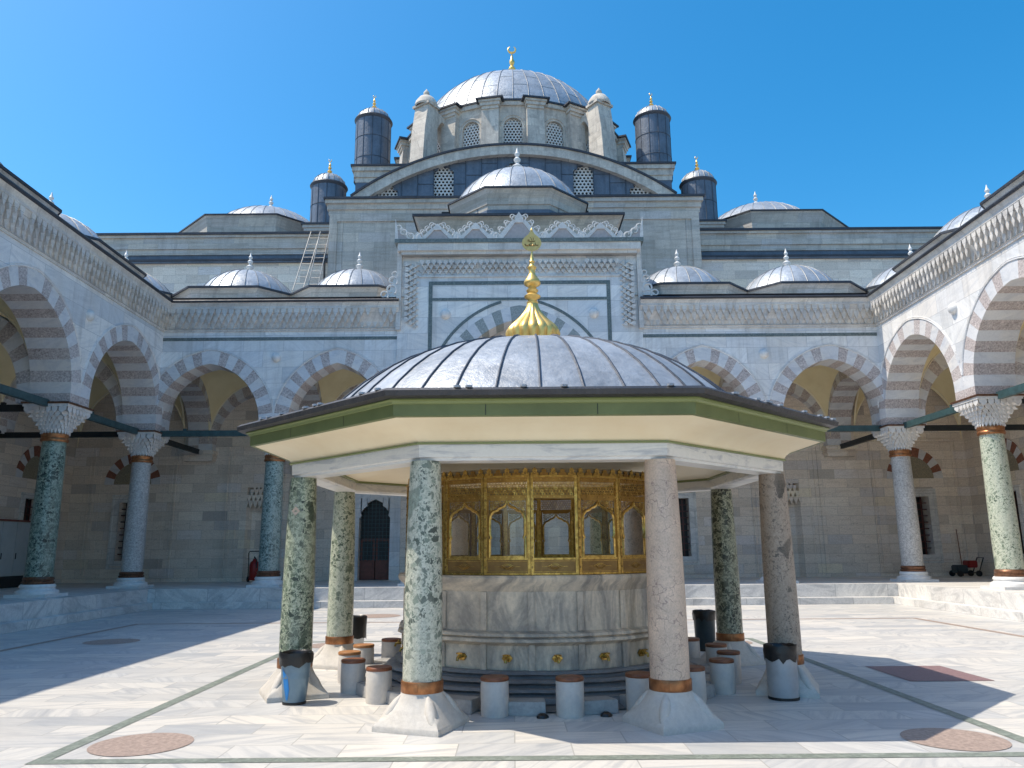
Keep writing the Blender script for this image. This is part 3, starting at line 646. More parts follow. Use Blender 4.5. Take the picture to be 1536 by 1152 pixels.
# grille: one panel built at angle 0 and copied round
ORG['proto'] = (0, 0, 0)
GR = 1.74; GH = 2*GR*math.tan(PI/NP)       # panel width
ZB0, ZB1 = 1.375, 2.63
def panel(open_):
    T = lambda s, d, z: (GR+d, s, z)
    hw = GH/2
    mb = MB(T)
    mb.box(-hw, -hw+.034, -.02, .022, ZB0, 2.49, 2); mb.box(hw-.034, hw, -.02, .022, ZB0, 2.49, 2)          # posts
    mb.box(-hw+.028, hw-.028, -.012, .012, 1.395, 1.545, 1)                                           # bottom panel
    mb.box(-hw, hw, -.02, .018, ZB0, 1.398, 2); mb.box(-hw+.028, hw-.028, -.02, .02, 1.545, 1.568, 2)
    mb.box(-hw+.028, hw-.028, -.012, .014, 2.245, 2.285, 0); mb.box(-hw+.028, hw-.028, -.014, .016, 2.44, 2.49, 0)
    mb.box(-hw, hw, -.03, .035, 2.49, 2.515, 2)
    for z_ in (2.262, 2.47, 1.388):                                                                  # rivets
        for k in range(7):
            s = -hw+.05+k*(GH-.1)/6; mb.lathe([(.007, -.007), (.009, 0), (.007, .007)], 5, (s, .024, z_), 2) if 0 else mb.box(s-.007, s+.007, .016, .026, z_-.006, z_+.006, 2)
    for k in range(9):
        mb.box(-hw+.006, -hw+.02, .022, .028, 1.45+k*.11, 1.475+k*.11, 1)
    # lozenge ornament
    for sx, sz in ((.085, .03), (.05, .018)):
        pts = [(sx*math.cos(t)*(1-.35*abs(math.sin(2*t))), sz*math.sin(t)) for t in [2*PI*k/24 for k in range(24)]]
        mb.tube([(x, .016, 1.47+z) for x, z in pts+pts[:1]], .0035, 4, 2)
    mb.tube([(-.15, .014, 1.47), (-.09, .014, 1.47)], .003, 4, 2); mb.tube([(.09, .014, 1.47), (.15, .014, 1.47)], .003, 4, 2)
    rect = [(-hw+.04, 1.412), (hw-.04, 1.412), (hw-.04, 1.53), (-hw+.04, 1.53), (-hw+.04, 1.412)]
    mb.tube([(x, .014, z) for x, z in rect], .003, 4, 2)
    # openwork band
    def annulus(s, z, r0, r1, m, n=8, d=.004):
        vs = []; fs = []
        for k in range(n):
            t = 2*PI*k/n
            for r in (r0, r1): vs.append((s+r*math.cos(t), d, z+r*math.sin(t)))
        for k in range(n):
            j = (k+1) % n; fs.append((2*k, 2*k+1, 2*j+1, 2*j))
        mb.add(vs, fs, m)
    nx = 13; st = (GH-.07)/nx
    for i in range(nx):
        for j in range(5):
            s = -hw+.035+st*(i+.5)+(st*.25 if j % 2 else -st*.25); z = 2.298+j*.032
            annulus(s, z, st*.24, st*.54, 0 if (i+j) % 3 else 2, 7, .004 if (i+j) % 2 else .0)
    # crest of small palmettes over a painted frieze
    mb.box(-hw, hw, -.05, -.02, 2.515, 2.60, 3)
    for k in range(5):
        s = -hw+GH*(k+.5)/5; w_ = GH/5*.46
        pts = [(-w_, 0), (-w_*.9, .03), (-w_*.45, .035), (-w_*.6, .06), (0, .095 if k % 2 == 0 else .075), (w_*.6, .06), (w_*.45, .035), (w_*.9, .03), (w_, 0)]
        mb.prism(pts, lambda p, d: (s+p[0], d, 2.515+p[1]), -.006, .006, 2 if k % 2 == 0 else 0)
        annulus(s, 2.545, .008, .015, 1, 6, .008)
    fr = mb.build('grille_panel', ['bronze', 'bronze_lo', 'bronze_hi', 'painted'], None, 0)
    mb = MB(T)
    iw = hw-.034
    if not open_:
        out = [(.96, 0), (.96, .40), (.88, .44), (.95, .52), (.95, .84), (.90, .94), (.74, 1.02), (.52, 1.05), (.44, 1.09), (.22, 1.12), (.08, 1.17), (0, 1.25)]
        H = .52; z0 = 1.568
        A = [(-x*(iw-.02), z0+y*H) for x, y in out] + [(x*(iw-.02), z0+y*H) for x, y in reversed(out[:-1])]
        mb.tube([(x, .006, z) for x, z in A], .017, 6, 2)
        mb.box(-iw, -iw+.02, -.01, .010, z0, 2.245, 0); mb.box(iw-.02, iw, -.01, .010, z0, 2.245, 0); mb.box(-iw+.03, iw-.03, -.01, .012, 2.222, 2.245, 0)
        mb.box(-iw+.03, iw-.03, -.01, .014, z0, z0+.022, 2)
        def inside(s, z):                                # is the point in the spandrel above the arch?
            q = abs(s)/(iw-.02)
            for k in range(len(out)-1):
                (x1, y1), (x0, y0) = out[k], out[k+1]
                if x0 <= q <= x1 and x1 > x0:
                    y = y1+(y0-y1)*(x1-q)/(x1-x0); return z > z0+y*H+.02
            return False
        for i in range(15):
            for j in range(9):
                s = -iw+.018+i*(2*iw-.036)/14; z = z0+.36+j*.036+(.018 if i % 2 else 0)
                if z < 2.232 and inside(s, z): annulus(s, z, .006, .0175, 0 if (i*3+j) % 4 else 2, 7, .002 if i % 2 else -.002)
        arc = mb.build('arch_screen', ['bronze', 'bronze_lo', 'bronze_hi'], None, 40); arc.parent = fr
        mb = MB(T); mb.quad((-iw, -.004, z0), (iw, -.004, z0), (iw, -.004, 2.24), (-iw, -.004, 2.24))
        gl = mb.build('pane', 'glass', None, 0); gl.parent = fr
    return fr
pc = panel(False); po = panel(True)
for i in range(NP):
    rz = PH+i*2*PI/NP
    src = po if i == 0 else pc
    if i < 2: src.parent = fountain; src.rotation_euler = (0, 0, rz)
    else: dup_part(pc, fountain, rz)
po['label'] = 'open grille bay without arch or glass'
mb = MB(); mb.lathe([(1.60, 1.30), (1.60, 1.10), (0, 1.08)], 24, (KX, KY, 0)); mb.build('water_tank', 'trough', fountain, 0)

# ------------------------------------------------------------------ seats round the fountain
def make_stool():
    t = thing('stool', 'marble drum seat with wooden top beside the fountain', 'stool', (0, 0, 0), 'marble seats round the fountain')
    mb = MB(); mb.lathe([(.138, 0), (.142, .02), (.146, .18), (.143, .335), (.138, .345)], 28); mb.build('pedestal', 'stool', t, 50)
    mb = MB(); mb.lathe([(.0, .345), (.143, .345), (.147, .355), (.147, .372), (.139, .382), (0, .382)], 28); mb.build('seat', 'wood', t, 40)
    return t
proto = make_stool()
SR = 2.47
spots = [(-120, 'farthest stool on the left, beside the basin edge'),
         (-102, 'worn orange topped stool on the left, nearest the black bagged bin'),
         (-84, 'leftmost stool, its worn orange wooden top catching the sun'),
         (-66, 'shaded marble stool on the left standing before the two sunlit orange topped ones'),
         (-48, 'marble stool left of the front left column, the nearest of the left cluster'),
         (-30, 'marble stool almost wholly hidden behind the front left green column'),
         (-12, 'left one of the two marble stools standing in the front opening between the columns'),
         (6, 'middle front marble stool straight below the open grille bay'),
         (24, 'marble stool just left of the pale pinkish front column'),
         (42, 'marble stool just right of the pale pinkish front column, partly covered by it'),
         (60, 'broad marble stool standing clear on the right, second after the pinkish column'),
         (78, 'rightmost marble stool, close in front of the dark green column'),
         (96, 'marble stool on the right behind the two nearest ones, left of the dark bin'),
         (114, 'farthest right marble stool beside the basin wall and behind the pinkish column')]
for i, (dg, lb) in enumerate(spots):
    a = rad(-90+dg); loc = (KX+SR*math.cos(a), KY+SR*math.sin(a), 0)
    o = proto if i == 0 else dup(proto, loc)
    o.location = loc; o.rotation_euler = (0, 0, a); o['label'] = lb
    if dg in (-102, -84):
        st = [q for q in COL.objects if q.parent == o and q.name.startswith('seat')][0]
        me = st.data.copy(); me.materials.clear(); me.materials.append(MT['wood_worn']); st.data = me

# ------------------------------------------------------------------ litter bins
def bin_(loc, label, body, h=.50, r0=.13, r1=.17, bag=True, bagh=.11, sticker=False, n=28):
    t = thing('litter_bin', label, 'bin', loc, 'litter bins by the kiosk columns')
    mb = MB(); mb.lathe([(0, .005), (r0-.004, .005), (r0, .015), (r1, h), (r1-.012, h), (r1-.02, h-.25)], n, loc); b = mb.build('body', body, t, 40)
    mb = MB(); mb.lathe([(r0+.004, 0), (r0+.006, .02), (r0+.002, .03)], n, loc); mb.build('foot_ring', 'black', b, 40)
    if bag:
        rnd = random.Random(int(loc[0]*100)); rings = []
        for rr, z, jt in ((r1-.03, h-.2, 0), (r1-.015, h+.0, .004), (r1+.006, h+.022, .006), (r1+.014, h, .006), (r1+.012, h-bagh*.5, .01), (r1+.008, h-bagh, .006)):
            rings.append([(loc[0]+(rr+rnd.uniform(-jt, jt))*math.cos(2*PI*i/n), loc[1]+(rr+rnd.uniform(-jt, jt))*math.sin(2*PI*i/n), loc[2]+z+(rnd.uniform(-.03, .03) if z < h-.05 and rr > r1 else rnd.uniform(-.006, .006))) for i in range(n)])
        mb = MB(); mb.loft(rings); mb.build('bag', 'bag', t, 60)
    if sticker:
        mb = MB(); a0 = rad(-118); pts = []
        for u, v in ((-.05, .40), (-.02, .36), (.03, .30), (.045, .16), (.02, .05), (.0, .06), (-.03, .2)):
            zz = v; rr = r0+(r1-r0)*zz/h+.003; pts.append((loc[0]+rr*math.cos(a0+u/rr), loc[1]+rr*math.sin(a0+u/rr), loc[2]+zz))
        mb.add(pts, [list(range(7))]); mb.build('sticker', 'blue', t, 0)
    return t
bin_((-2.46, 9.22, 0), 'tapered steel litter bin with blue sticker and black bag before the left column', 'binblue', .53, .125, .175, sticker=True)
bin_((3.03, 9.28, 0), 'pale steel litter bin with black bag flap in front of the brown granite column', 'bin', .56, .165, .175, bagh=.14)
bin_((-2.62, 13.3, 0), 'pale litter bin with a bulging black bag right of the back left kiosk column', 'bin', .60, .15, .19, bagh=.33)
bin_((3.2, 13.6, 0), 'dark litter bin half hidden left of the dark green back right column', 'bindark', .62, .16, .18, bagh=.12)
for x, y, lb in ((.28, 8.36, 'small black rag lying at the foot stone under the middle stool gap'), (.93, 8.42, 'small black rag lying at the foot stone left of the pinkish column')):
    mb = MB(); mb.lathe([(.0, .0), (.06, .0), (.06, .014), (.04, .034), (.02, .045), (0, .045)], 14, (x, y, 0), lobes=(5, .25))
    o = mb.build('rag', 'bag', None, 50, loc=(x, y, 0)); tag(o, lb, 'rag', 'black rags below the fountain')

# ------------------------------------------------------------------ arcades
def capital_mesh(T, s, d, z0, z1, r, half):
    """muqarnas capital: round below, square above, with tiers of small pointed drops"""
    mb = MB()
    def pt(th, t, rr, z):
        ci = (r*math.cos(th), r*math.sin(th)); m_ = max(abs(math.cos(th)), abs(math.sin(th)))
        sq = (half*math.cos(th)/m_, half*math.sin(th)/m_)
        k = t**1.6
        x, y = (ci[0]*(1-t)+sq[0]*t*(.62+.38*t)/1.0)*rr, (ci[1]*(1-t)+sq[1]*t*(.62+.38*t))*rr
        return T(s+x, d+y, z)
    N = 32; H = z1-z0-.12
    mb.loft([[pt(2*PI*i/N+PI/4, t, .84, z0+H*t) for i in range(N)] for t in [k/8 for k in range(9)]], 0)
    tiers = 6
    for k in range(tiers):
        t0, t1 = .10+.9*k/tiers, .10+.9*(k+1)/tiers
        t1 = min(t1, 1.0)
        n = 24
        for i in range(n):
            th = 2*PI*(i+.5*(k % 2))/n+PI/4; w_ = PI/n*.84
            zt, zb = z0+H*t1, z0+H*(t0-.10); zm = zb+(zt-zb)*.45
            sh = [(-w_, zt), (w_, zt), (w_, zm), (w_*.55, zm-(zm-zb)*.45), (0, zb), (-w_*.55, zm-(zm-zb)*.45), (-w_, zm)]
            a = [pt(th+q, t1, 1.0, z) for q, z in sh]; b = [pt(th+q*.6, max(0, t0-.1), .86, z) for q, z in sh]
            o = len(mb.v); mb.v += a+b
            for f in [tuple(range(7))]+[(q, (q+1) % 7, 7+(q+1) % 7, 7+q) for q in range(7)]: mb.f.append([o+q for q in f]); mb.mi.append(0)
    m2 = MB(T)
    m2.box(s-half-.02, s+half+.02, d-half-.02, d+half+.02, z1-.12, z1-.05)
    m2.box(s-half-.05, s+half+.05, d-half-.05, d+half+.05, z1-.05, z1, 1)
    o = len(mb.v); mb.v += m2.v
    for f, k in zip(m2.f, m2.mi): mb.f.append([o+q for q in f]); mb.mi.append(k)
    return mb
def arc_column(parent, T, s, d, mat, lab, cz=5.58):
    c = T(s, d, 0)
    mb = MB(); mb.lathe([(.325, 1.08), (.33, 1.8), (.32, 2.8), (.305, 3.8), (.288, 4.6)], 32, (c[0], c[1], 0))
    col = mb.build('column', mat, parent, 40, lab=lab)
    mb = MB(); prof = [(.31, .90), (.36, .90), (.38, .93), (.38, .96), (.35, .98), (.36, 1.01), (.37, 1.04), (.35, 1.07), (.33, 1.085)]
    mb.lathe(prof, 32, (c[0], c[1], 0)); mb.build('foot_band', 'copper_lo', col, 40)
    mb = MB(); mb.lathe([(.27, 4.58), (.325, 4.58), (.34, 4.61), (.34, 4.65), (.32, 4.68), (.325, 4.72), (.335, 4.75), (.325, 4.80), (.27, 4.80)], 32, (c[0], c[1], 0)); mb.build('neck_band', 'copper', col, 40)
    mb = MB(); mb.lathe([(.0, .88), (.39, .90), (.42, .86), (.42, .83), (.40, .81), (.41, .78), (.49, .74), (.505, .70), (.505, .66), (.48, .655)], 32, (c[0], c[1], 0))
    mb.box(c[0]-.52, c[0]+.52, c[1]-.52, c[1]+.52, FZ, .66); mb.build('base', 'white', col, 40)
    mb = capital_mesh(T, s, d, 4.78, cz, .30, .58); mb.build('capital', ['capital', 'copper_lo'], col, 0)
    return col

ZS = 5.58           # springing
MR = random.Random(11)
def muqarnas(mb, s0, s1, zb, step=.24, m=0, d0=0.0, tiers=((.0, .30, .10), (.16, .46, .20), (.36, .66, .29))):
    """tiers of pointed drops under a cornice, face at depth d0 (negative = towards the court)"""
    n = max(2, round((s1-s0)/step)); st = (s1-s0)/n
    for k, (za, zc, out) in enumerate(tiers):
        for i in range(n + (k % 2)):
            s = s0+st*(i+(.5 if k % 2 == 0 else 0)); w_ = st*.40
            if s-w_ < s0-.001 or s+w_ > s1+.001: continue
            pts = [(-w_, zc), (w_, zc), (w_, zc-.10), (w_*.55, za+.10), (0, za), (-w_*.55, za+.10), (-w_, zc-.10)]
            if MR.random() < .025: continue
            jz, jx = MR.uniform(-.012, .012), MR.uniform(.9, 1.06); pts = [(x*jx, z+jz) for x, z in pts]
            P = [(s+x, d0-out, zb+z) for x, z in pts]; Q = [(s+x*.55, d0-out+.10, zb+za+(z-za)*1.0) for x, z in pts]
            mb.add(P+Q, [tuple(range(7))]+[(q, (q+1) % 7, 7+(q+1) % 7, 7+q) for q in range(7)], m)
def cornice(mb, s0, s1, zb, H=.92, d0=0.0, m=0, me=1, cut=(0, 0)):
    """moulded cornice: stepped backing, flat fillet, lead edge. cut: mitre slope at both ends"""
    prof = [(0, 0), (-.04, .0), (-.04, .05), (-.07, .08), (-.03, .12), (-.12, .34), (-.20, .55), (-.27, .70), (-.30, .72), (-.30, .80), (-.36, H)]
    def sec(s, c): return [(s+c*(p[0]), d0+p[0], zb+p[1]) for p in prof]
    a, b = sec(s0, cut[0]), sec(s1, cut[1]); n = len(prof)
    mb.add(a+b, [(i, i+1, n+i+1, n+i) for i in range(n-1)], m)
    a = [(s0+cut[0]*x, d0+x, zb+z) for x, z in ((-.36, H), (-.40, H), (-.42, H+.05), (-.40, H+.09), (.2, H+.14))]
    b = [(s1+cut[1]*x, d0+x, zb+z) for x, z in ((-.36, H), (-.40, H), (-.42, H+.05), (-.40, H+.09), (.2, H+.14))]
    mb.add(a+b, [(i, i+1, 5+i+1, 5+i) for i in range(4)], me)

def chamfer_ring(T, s, d, hs, hd, ch, z, grow=0.0):
    hs += grow; hd += grow; ch += grow*.586
    pts = [(-hs+ch, -hd), (hs-ch, -hd), (hs, -hd+ch), (hs, hd-ch), (hs-ch, hd), (-hs+ch, hd), (-hs, hd-ch), (-hs, -hd+ch)]
    return [T(s+x, d+y, z) for x, y in pts]
def roof_drum(parent, T, s, d, hs, hd, ch, z0, z1, rd, hdome, nm=26, fin_h=.85, flare=.16, mats=('ashlar_hi', 'edge', 'lead0'), gilded=False, dark=True, name='drum'):
    mb = MB()
    cr_ = lambda z, g: chamfer_ring(T, s, d, hs, hd, ch, z, g)
    zf = z0+(z1-z0)*.45
    rings = [cr_(z0, 0), cr_(zf, 0), cr_(zf+.02, .04), cr_(zf+(z1-zf)*.45, .06), cr_(zf+(z1-zf)*.8, flare*.7), cr_(z1, flare), cr_(z1, flare+.05), cr_(z1+.07, flare+.05), cr_(z1+.09, flare), cr_(z1+.12, -.25)]
    c = T(s, d, 0)
    top = [(c[0]+(p[0]-c[0])*.5, c[1]+(p[1]-c[1])*.5, z1+.16) for p in cr_(0, 0)]
    mb.loft(rings+[top], [0, 0, 0, 0, 0, 1, 1, 1, 2, 2], True, False, True)
    dr = mb.build(name, list(mats), parent, 0)
    zl = z0+(z1-z0)*.26                                   # lead flashing round the foot
    mb = MB(); mb.loft([chamfer_ring(T, s, d, hs, hd, ch, z0, .035), chamfer_ring(T, s, d, hs, hd, ch, zl, .035), chamfer_ring(T, s, d, hs, hd, ch, zl+.03, .0)], 0); mb.build('flashing', 'dlead0', dr, 0)
    mb = MB(); dome(mb, (c[0], c[1], z1+.02), cap_prof(rd, hdome), nm, 2, .016, (0, 1, 2, 3), 2, False)
    mb.build('dome', LEAD, dr, 40)
    if fin_h: finial((c[0], c[1], z1+.0+hdome), fin_h, dr)
    return dr

def vault(parent, T, s, d, a, b, h, z0):
    mb = MB(T); N = 16
    P = []
    for i in range(N+1):
        for j in range(N+1):
            x, y = math.sin((i/N-.5)*PI), math.sin((j/N-.5)*PI)
            P.append((s+a*x, d+b*y, z0+h*math.sqrt(max(0, 2-x*x-y*y))))
    mb.add(P, [(i*(N+1)+j, i*(N+1)+j+1, (i+1)*(N+1)+j+1, (i+1)*(N+1)+j) for i in range(N) for j in range(N)])
    v = mb.build('vault', 'plaster', parent, 60)
    mb = MB()
    for k in range(4):
        pts = []
        for i in range(N+1):
            x = math.sin((i/N-.5)*PI)*.985; q = .975
            p = ((x, -q), (x, q), (-q, x), (q, x))[k]
            pts.append(T(s+a*p[0], d+b*p[1], z0+h*math.sqrt(max(0, 2-p[0]**2-p[1]**2))-.02))
        mb.tube(pts, .035, 5)
    mb.build('rib', 'plaster_trim', v, 60)
    return v

def arcade(root, T, cols, bays, depth, col_info, end_mitre, zc=8.93, arch_h=2.0, stilt=.25, wall_z=None, th=.9):
    """cols: column positions along the wall; bays: (s0, s1) between column axes"""
    half_t = th/2
    mbw = MB(T); prev = None
    for n_, (s0, s1) in enumerate(bays):
        if prev is not None and min(abs(prev[1]-s0), abs(prev[0]-s1)) > .1:
            mbw.build('spandrel_wall', 'facade', root, 0); mbw = MB(T)
        prev = (s0, s1)
        sc = (s0+s1)/2; a = (s1-s0)/2-.47
        h = arch_h if a < 1.8 else arch_h+.12
        pe = arch_pts(a, h, .46, 22)
        zt = zc
        zz = ZS+stilt
        for i in range(44):
            (x0, z0), (x1, z1) = pe[i], pe[i+1]
            mbw.quad((sc+x0, 0, zz+z0), (sc+x1, 0, zz+z1), (sc+x1, 0, zt), (sc+x0, 0, zt))
        for sg, e in ((-1, s0), (1, s1)):
            x = sc+sg*(a+.46)
            if abs(x-e) > .005:
                q0, q1 = sorted((x, e)); mbw.quad((q0, 0, ZS), (q1, 0, ZS), (q1, 0, zt), (q0, 0, zt))
        m_ = MB(T); ring(m_, sc, ZS, a, h, .46, -.004, th, 22, 2, 0, 1, stilt)
        ar = m_.build('arch', ['vwhite', 'vred'], root, 0)
        m_ = MB(T)
        for off, rr in ((.485, .024), (.53, .014)):
            pr = arch_pts(a, h, off, 20)
            pts = [(sc-(a+off), 0, ZS)] + [(sc+x, -.008, zz+z) for x, z in pr] + [(sc+a+off, 0, ZS)]
            lim = [p for p in pts if s0+.012 < p[0] < s1-.012]
            if len(lim) > 3: m_.tube([T(*p) for p in lim], rr, 6) if 0 else None
            if len(lim) > 3:
                mm = MB(); mm.tube([T(*p) for p in lim], rr, 6); o = len(m_.v); m_.v += mm.v; m_.f += [[o+q for q in f] for f in mm.f]; m_.mi += mm.mi
        m_.build('moulding', 'facade', ar, 50)
        # striped arch on the rear wall
        m_ = MB(T); ring(m_, sc, ZS, a-.05, h, .53, depth-.42, depth-.002, 20, 2, 1, 0, stilt); m_.build('wall_arch', ['vwhite', 'vred'], root, 0)
        vault(root, T, sc, (th+depth-.42)/2, a+.10, (depth-.42-th)/2+.02, h+.50, ZS+.1)
        # tie beam along the arcade
        m_ = MB(T); m_.box(s0+.55, s1-.55, half_t-.07, half_t+.07, ZS-.13, ZS+.06); m_.box(sc-.9, sc-.8, half_t-.05, half_t+.05, ZS+.06, ZS+.13, 0)
        m_.build('tie_beam', 'iron', root, 20)
    mbw.build('spandrel_wall', 'facade', root, 0)
    for s, (mk, lb) in zip(cols, col_info):
        arc_column(root, T, s, half_t, mk, lb)
    for k, s in enumerate(cols):
        # transverse arch from the column to the rear wall
        TT = lambda a_, d_, z, s=s: T(s+d_, th+(depth-th)/2+a_, z)
        ta = (depth-th)/2-.35
        m_ = MB(TT); ring(m_, 0, ZS, ta, 2.05, .53, -.45, .45, 20, 2, 0, 1, .2); m_.build('cross_arch', ['vwhite', 'vred'], root, 0)
        m_ = MB(T); m_.box(s-.06, s+.06, th+.1, depth-.45, ZS-.15, ZS+.03); m_.box(s-.05, s+.05, 2.0, 2.1, ZS+.03, ZS+.10); m_.build('tie_beam', 'iron_dk', root, 20)
        m_ = MB(T); m_.box(s-.55, s+.55, depth-.42, depth-.002, ZS-.42, ZS); m_.box(s-.62, s+.62, depth-.50, depth-.003, ZS-.14, ZS-.04); m_.box(s-.6, s+.6, depth-.46, depth-.003, ZS-.3, ZS-.24); m_.build('corbel', 'ashlar', root, 20)

# --- left and right arcades
SP = 5.0
LY = [25.65-SP*k for k in range(1, 8)]          # lateral columns
mats_side = {'L': [('brE', 'shaft of dark green veined breccia'), ('greygran', None), ('brC', None), ('greygran', None), ('brA', None), ('greygran', None), ('brC', None)],
             'R': [('brC', 'shaft of pale green spotted breccia'), ('greygran', None), ('brA', None), ('greygran', None), ('brE', None), ('greygran', None), ('brC', None)]}
for side, sg in (('L', -1), ('R', 1)):
    T = (lambda s, d, z, sg=sg: (CX+sg*(HW+d), s, z))
    nm = 'shaded arcade of striped arches along the left side of the court' if sg < 0 else 'sunlit white arcade of striped arches along the right side of the court'
    root = thing('arcade', nm, 'arcade', (CX+sg*HW, 12, 0), 'arcades round the courtyard')
    edges = [YF+.45] + LY
    bays = [(edges[i+1], edges[i]) for i in range(len(edges)-1)]
    arcade(root, T, LY, bays, 5.6, mats_side[side], None, arch_h=2.1, th=1.1)
    # pier faces from the corner
    mb = MB(T); mb.quad((YF, 0, ZS), (YF+.45, 0, ZS), (YF+.45, 0, 8.93), (YF, 0, 8.93)); mb.build('corner_strip', 'facade', root, 0)
    mb = MB(T); cornice(mb, LY[-1], YF, 8.93, cut=(0, 1), m=0, me=1); muqarnas(mb, LY[-1], YF-.05, 9.0, .22)
    mb.build('cornice', ['cornice', 'edge'], root, 25)
    mb = MB(T); mb.quad((LY[-1], -.2, 10.07), (YF+5.4, -.2, 10.07), (YF+5.4, 6.2, 10.1), (LY[-1], 6.2, 10.1)); mb.build('roof', 'lead0', root, 0)
    for k in range(-1, 7):
        s = YF+.45+2.45 if k < 0 else edges[k]-SP/2
        hs = 2.45 if k < 0 else 2.48
        roof_drum(root, T, s, 3.05, hs, 2.35, 1.05, 10.05, 10.74, 2.1, 1.48, 24, .85)
    # rear wall with windows and striped lunettes
    holes = []
    for k in range(-1, 6):
        s = YF+.45+2.5 if k < 0 else edges[k]-SP/2
        holes.append((s-.42, s+.42, 1.4, 3.6))
    mb = MB(T); wall_holes(mb, LY[-1], 30.6, FZ, 9.5, 5.6, holes, .3); rw = mb.build('rear_wall', 'ashlar', root, 0)
    for a, b, c, e in holes:
        s = (a+b)/2
        m_ = MB(T); rect_frame(m_, a-.2, b+.2, c-.2, e+.2, .2, 5.54, 5.599); wf = m_.build('window_frame', 'step', rw, 0)
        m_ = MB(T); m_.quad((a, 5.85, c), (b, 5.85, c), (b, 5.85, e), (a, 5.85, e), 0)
        for q in range(1, 4): m_.box(a+(b-a)*q/4-.015, a+(b-a)*q/4+.015, 5.72, 5.75, c, e, 1)
        for q in range(1, 8): m_.box(a, b, 5.715, 5.755, c+(e-c)*q/8-.015, c+(e-c)*q/8+.015, 1)
        m_.build('window_grille', ['dark', 'grillred'], rw, 0)
        m_ = MB(T); ring(m_, s, 4.3, .74, .86, .36, 5.56, 5.598, 12, 2, 0, 1); m_.add([(s+x, 5.585, 4.3+z) for x, z in arch_pts(.74, .86, 0, 12)], [list(range(25))], 2)
        m_.build('lunette', ['vwhite', 'brick', 'lunette'], rw, 0)
    for k in range(7):
        s = LY[k]; m_ = MB(T)
        q = T(s, -.02, 8.10); mb = MB(); mb.lathe([(.0, .16), (.07, .147), (.12, .11), (.15, .06), (.16, 0)], 20)
        # half ball standing out of the wall
        vs = mb.v; mb.v = [T(s+x, -z, 8.12+y) for x, y, z in vs]
        mb.build('boss', 'white', root, 60)

# --- end arcade below the prayer hall
T = lambda s, d, z: (s, YF+d, z)
root = thing('arcade', 'blue grey marble arcade of striped arches across the end of the court, below the mosque', 'arcade', (CX, YF, 0), 'arcades round the courtyard')
EC = [-12.55, -8.15, -4.05, 4.05, 8.15, 12.55]
cols = [CX+e for e in EC]
info = [('greygran', 'grey granite corner shaft on the left'), ('brF', 'blue green breccia shaft left of the kiosk'), ('greygran', None), ('greygran', None), ('brF', 'blue green breccia shaft right of the kiosk'), ('greygran', 'grey granite corner shaft on the right')]
ccols = [cols[0], cols[1], CX-3.4, CX+3.4, cols[4], cols[5]]      # portal piers stand on columns set in from the arches
arcade(root, T, ccols, [(cols[0], cols[1]), (cols[1], cols[2]), (cols[3], cols[4]), (cols[4], cols[5])], 5.4, info, None)
for sg in (-1, 1):                                        # cross arch of the corner bay, towards the side arcade
    TT = lambda s, d, z, sg=sg: (CX+sg*(12.9+2.35+s), YF+.45+d, z)
    m_ = MB(TT); ring(m_, 0, ZS, 1.95, 2.05, .53, -.45, .45, 20, 2, 0, 1, .2); m_.build('cross_arch', ['vwhite', 'vred'], root, 0)
    m_ = MB(TT); m_.box(-2.3, 2.3, -.07, .07, ZS-.13, ZS+.05); m_.build('tie_beam', 'iron_dk', root, 0)
    vault(root, lambda s, d, z: (s, d, z), CX+sg*15.2, 28.1, 2.1, 2.1, 2.55, ZS+.1)
    a, b = sorted((CX+sg*12.0, CX+sg*12.45))
for sg in (-1, 1):
    s0, s1 = sorted((CX+sg*4.05, CX+sg*HW))
    c0, c1 = (0, -1) if sg > 0 else (1, 0)
    mb = MB(T); cornice(mb, s0 if sg > 0 else CX-HW, s1 if sg > 0 else CX-4.05, 8.93, cut=((1, 0) if sg < 0 else (0, -1)), m=0, me=1)
    muqarnas(mb, (s0 if sg > 0 else CX-HW)+.05, (s1 if sg > 0 else CX-4.05)-.05, 9.0, .22)
    mb.build('cornice', ['cornice', 'edge'], root, 25)
    mb = MB(T); a, b = sorted((CX+sg*3.2, CX+sg*(HW-.002))); mb.box(a, b, -.012, .02, 8.62, 8.73); mb.build('inlay_band', 'serp_wall', root, 0)
    mb = MB(T); a, b = sorted((CX+sg*3.9, CX+sg*12.4)); mb.quad((a, -.2, 10.07), (b, -.2, 10.07), (b, 5.4, 10.1), (a, 5.4, 10.1)); mb.build('roof', 'lead0', root, 0)
    for e in ((8.15+12.45)/2, (4.05+8.15)/2):
        roof_drum(root, T, CX+sg*e, 3.0, 2.03, 2.35, .9, 10.05, 10.66, 1.95, 1.46, 24, .85)
    mb = MB(); mb.lathe([(.0, .16), (.07, .147), (.12, .11), (.15, .06), (.16, 0)], 20); s = CX+sg*8.15
    mb.v = [T(s+x, -z, 8.02+y) for x, y, z in mb.v]; mb.build('boss', 'white', root, 60)

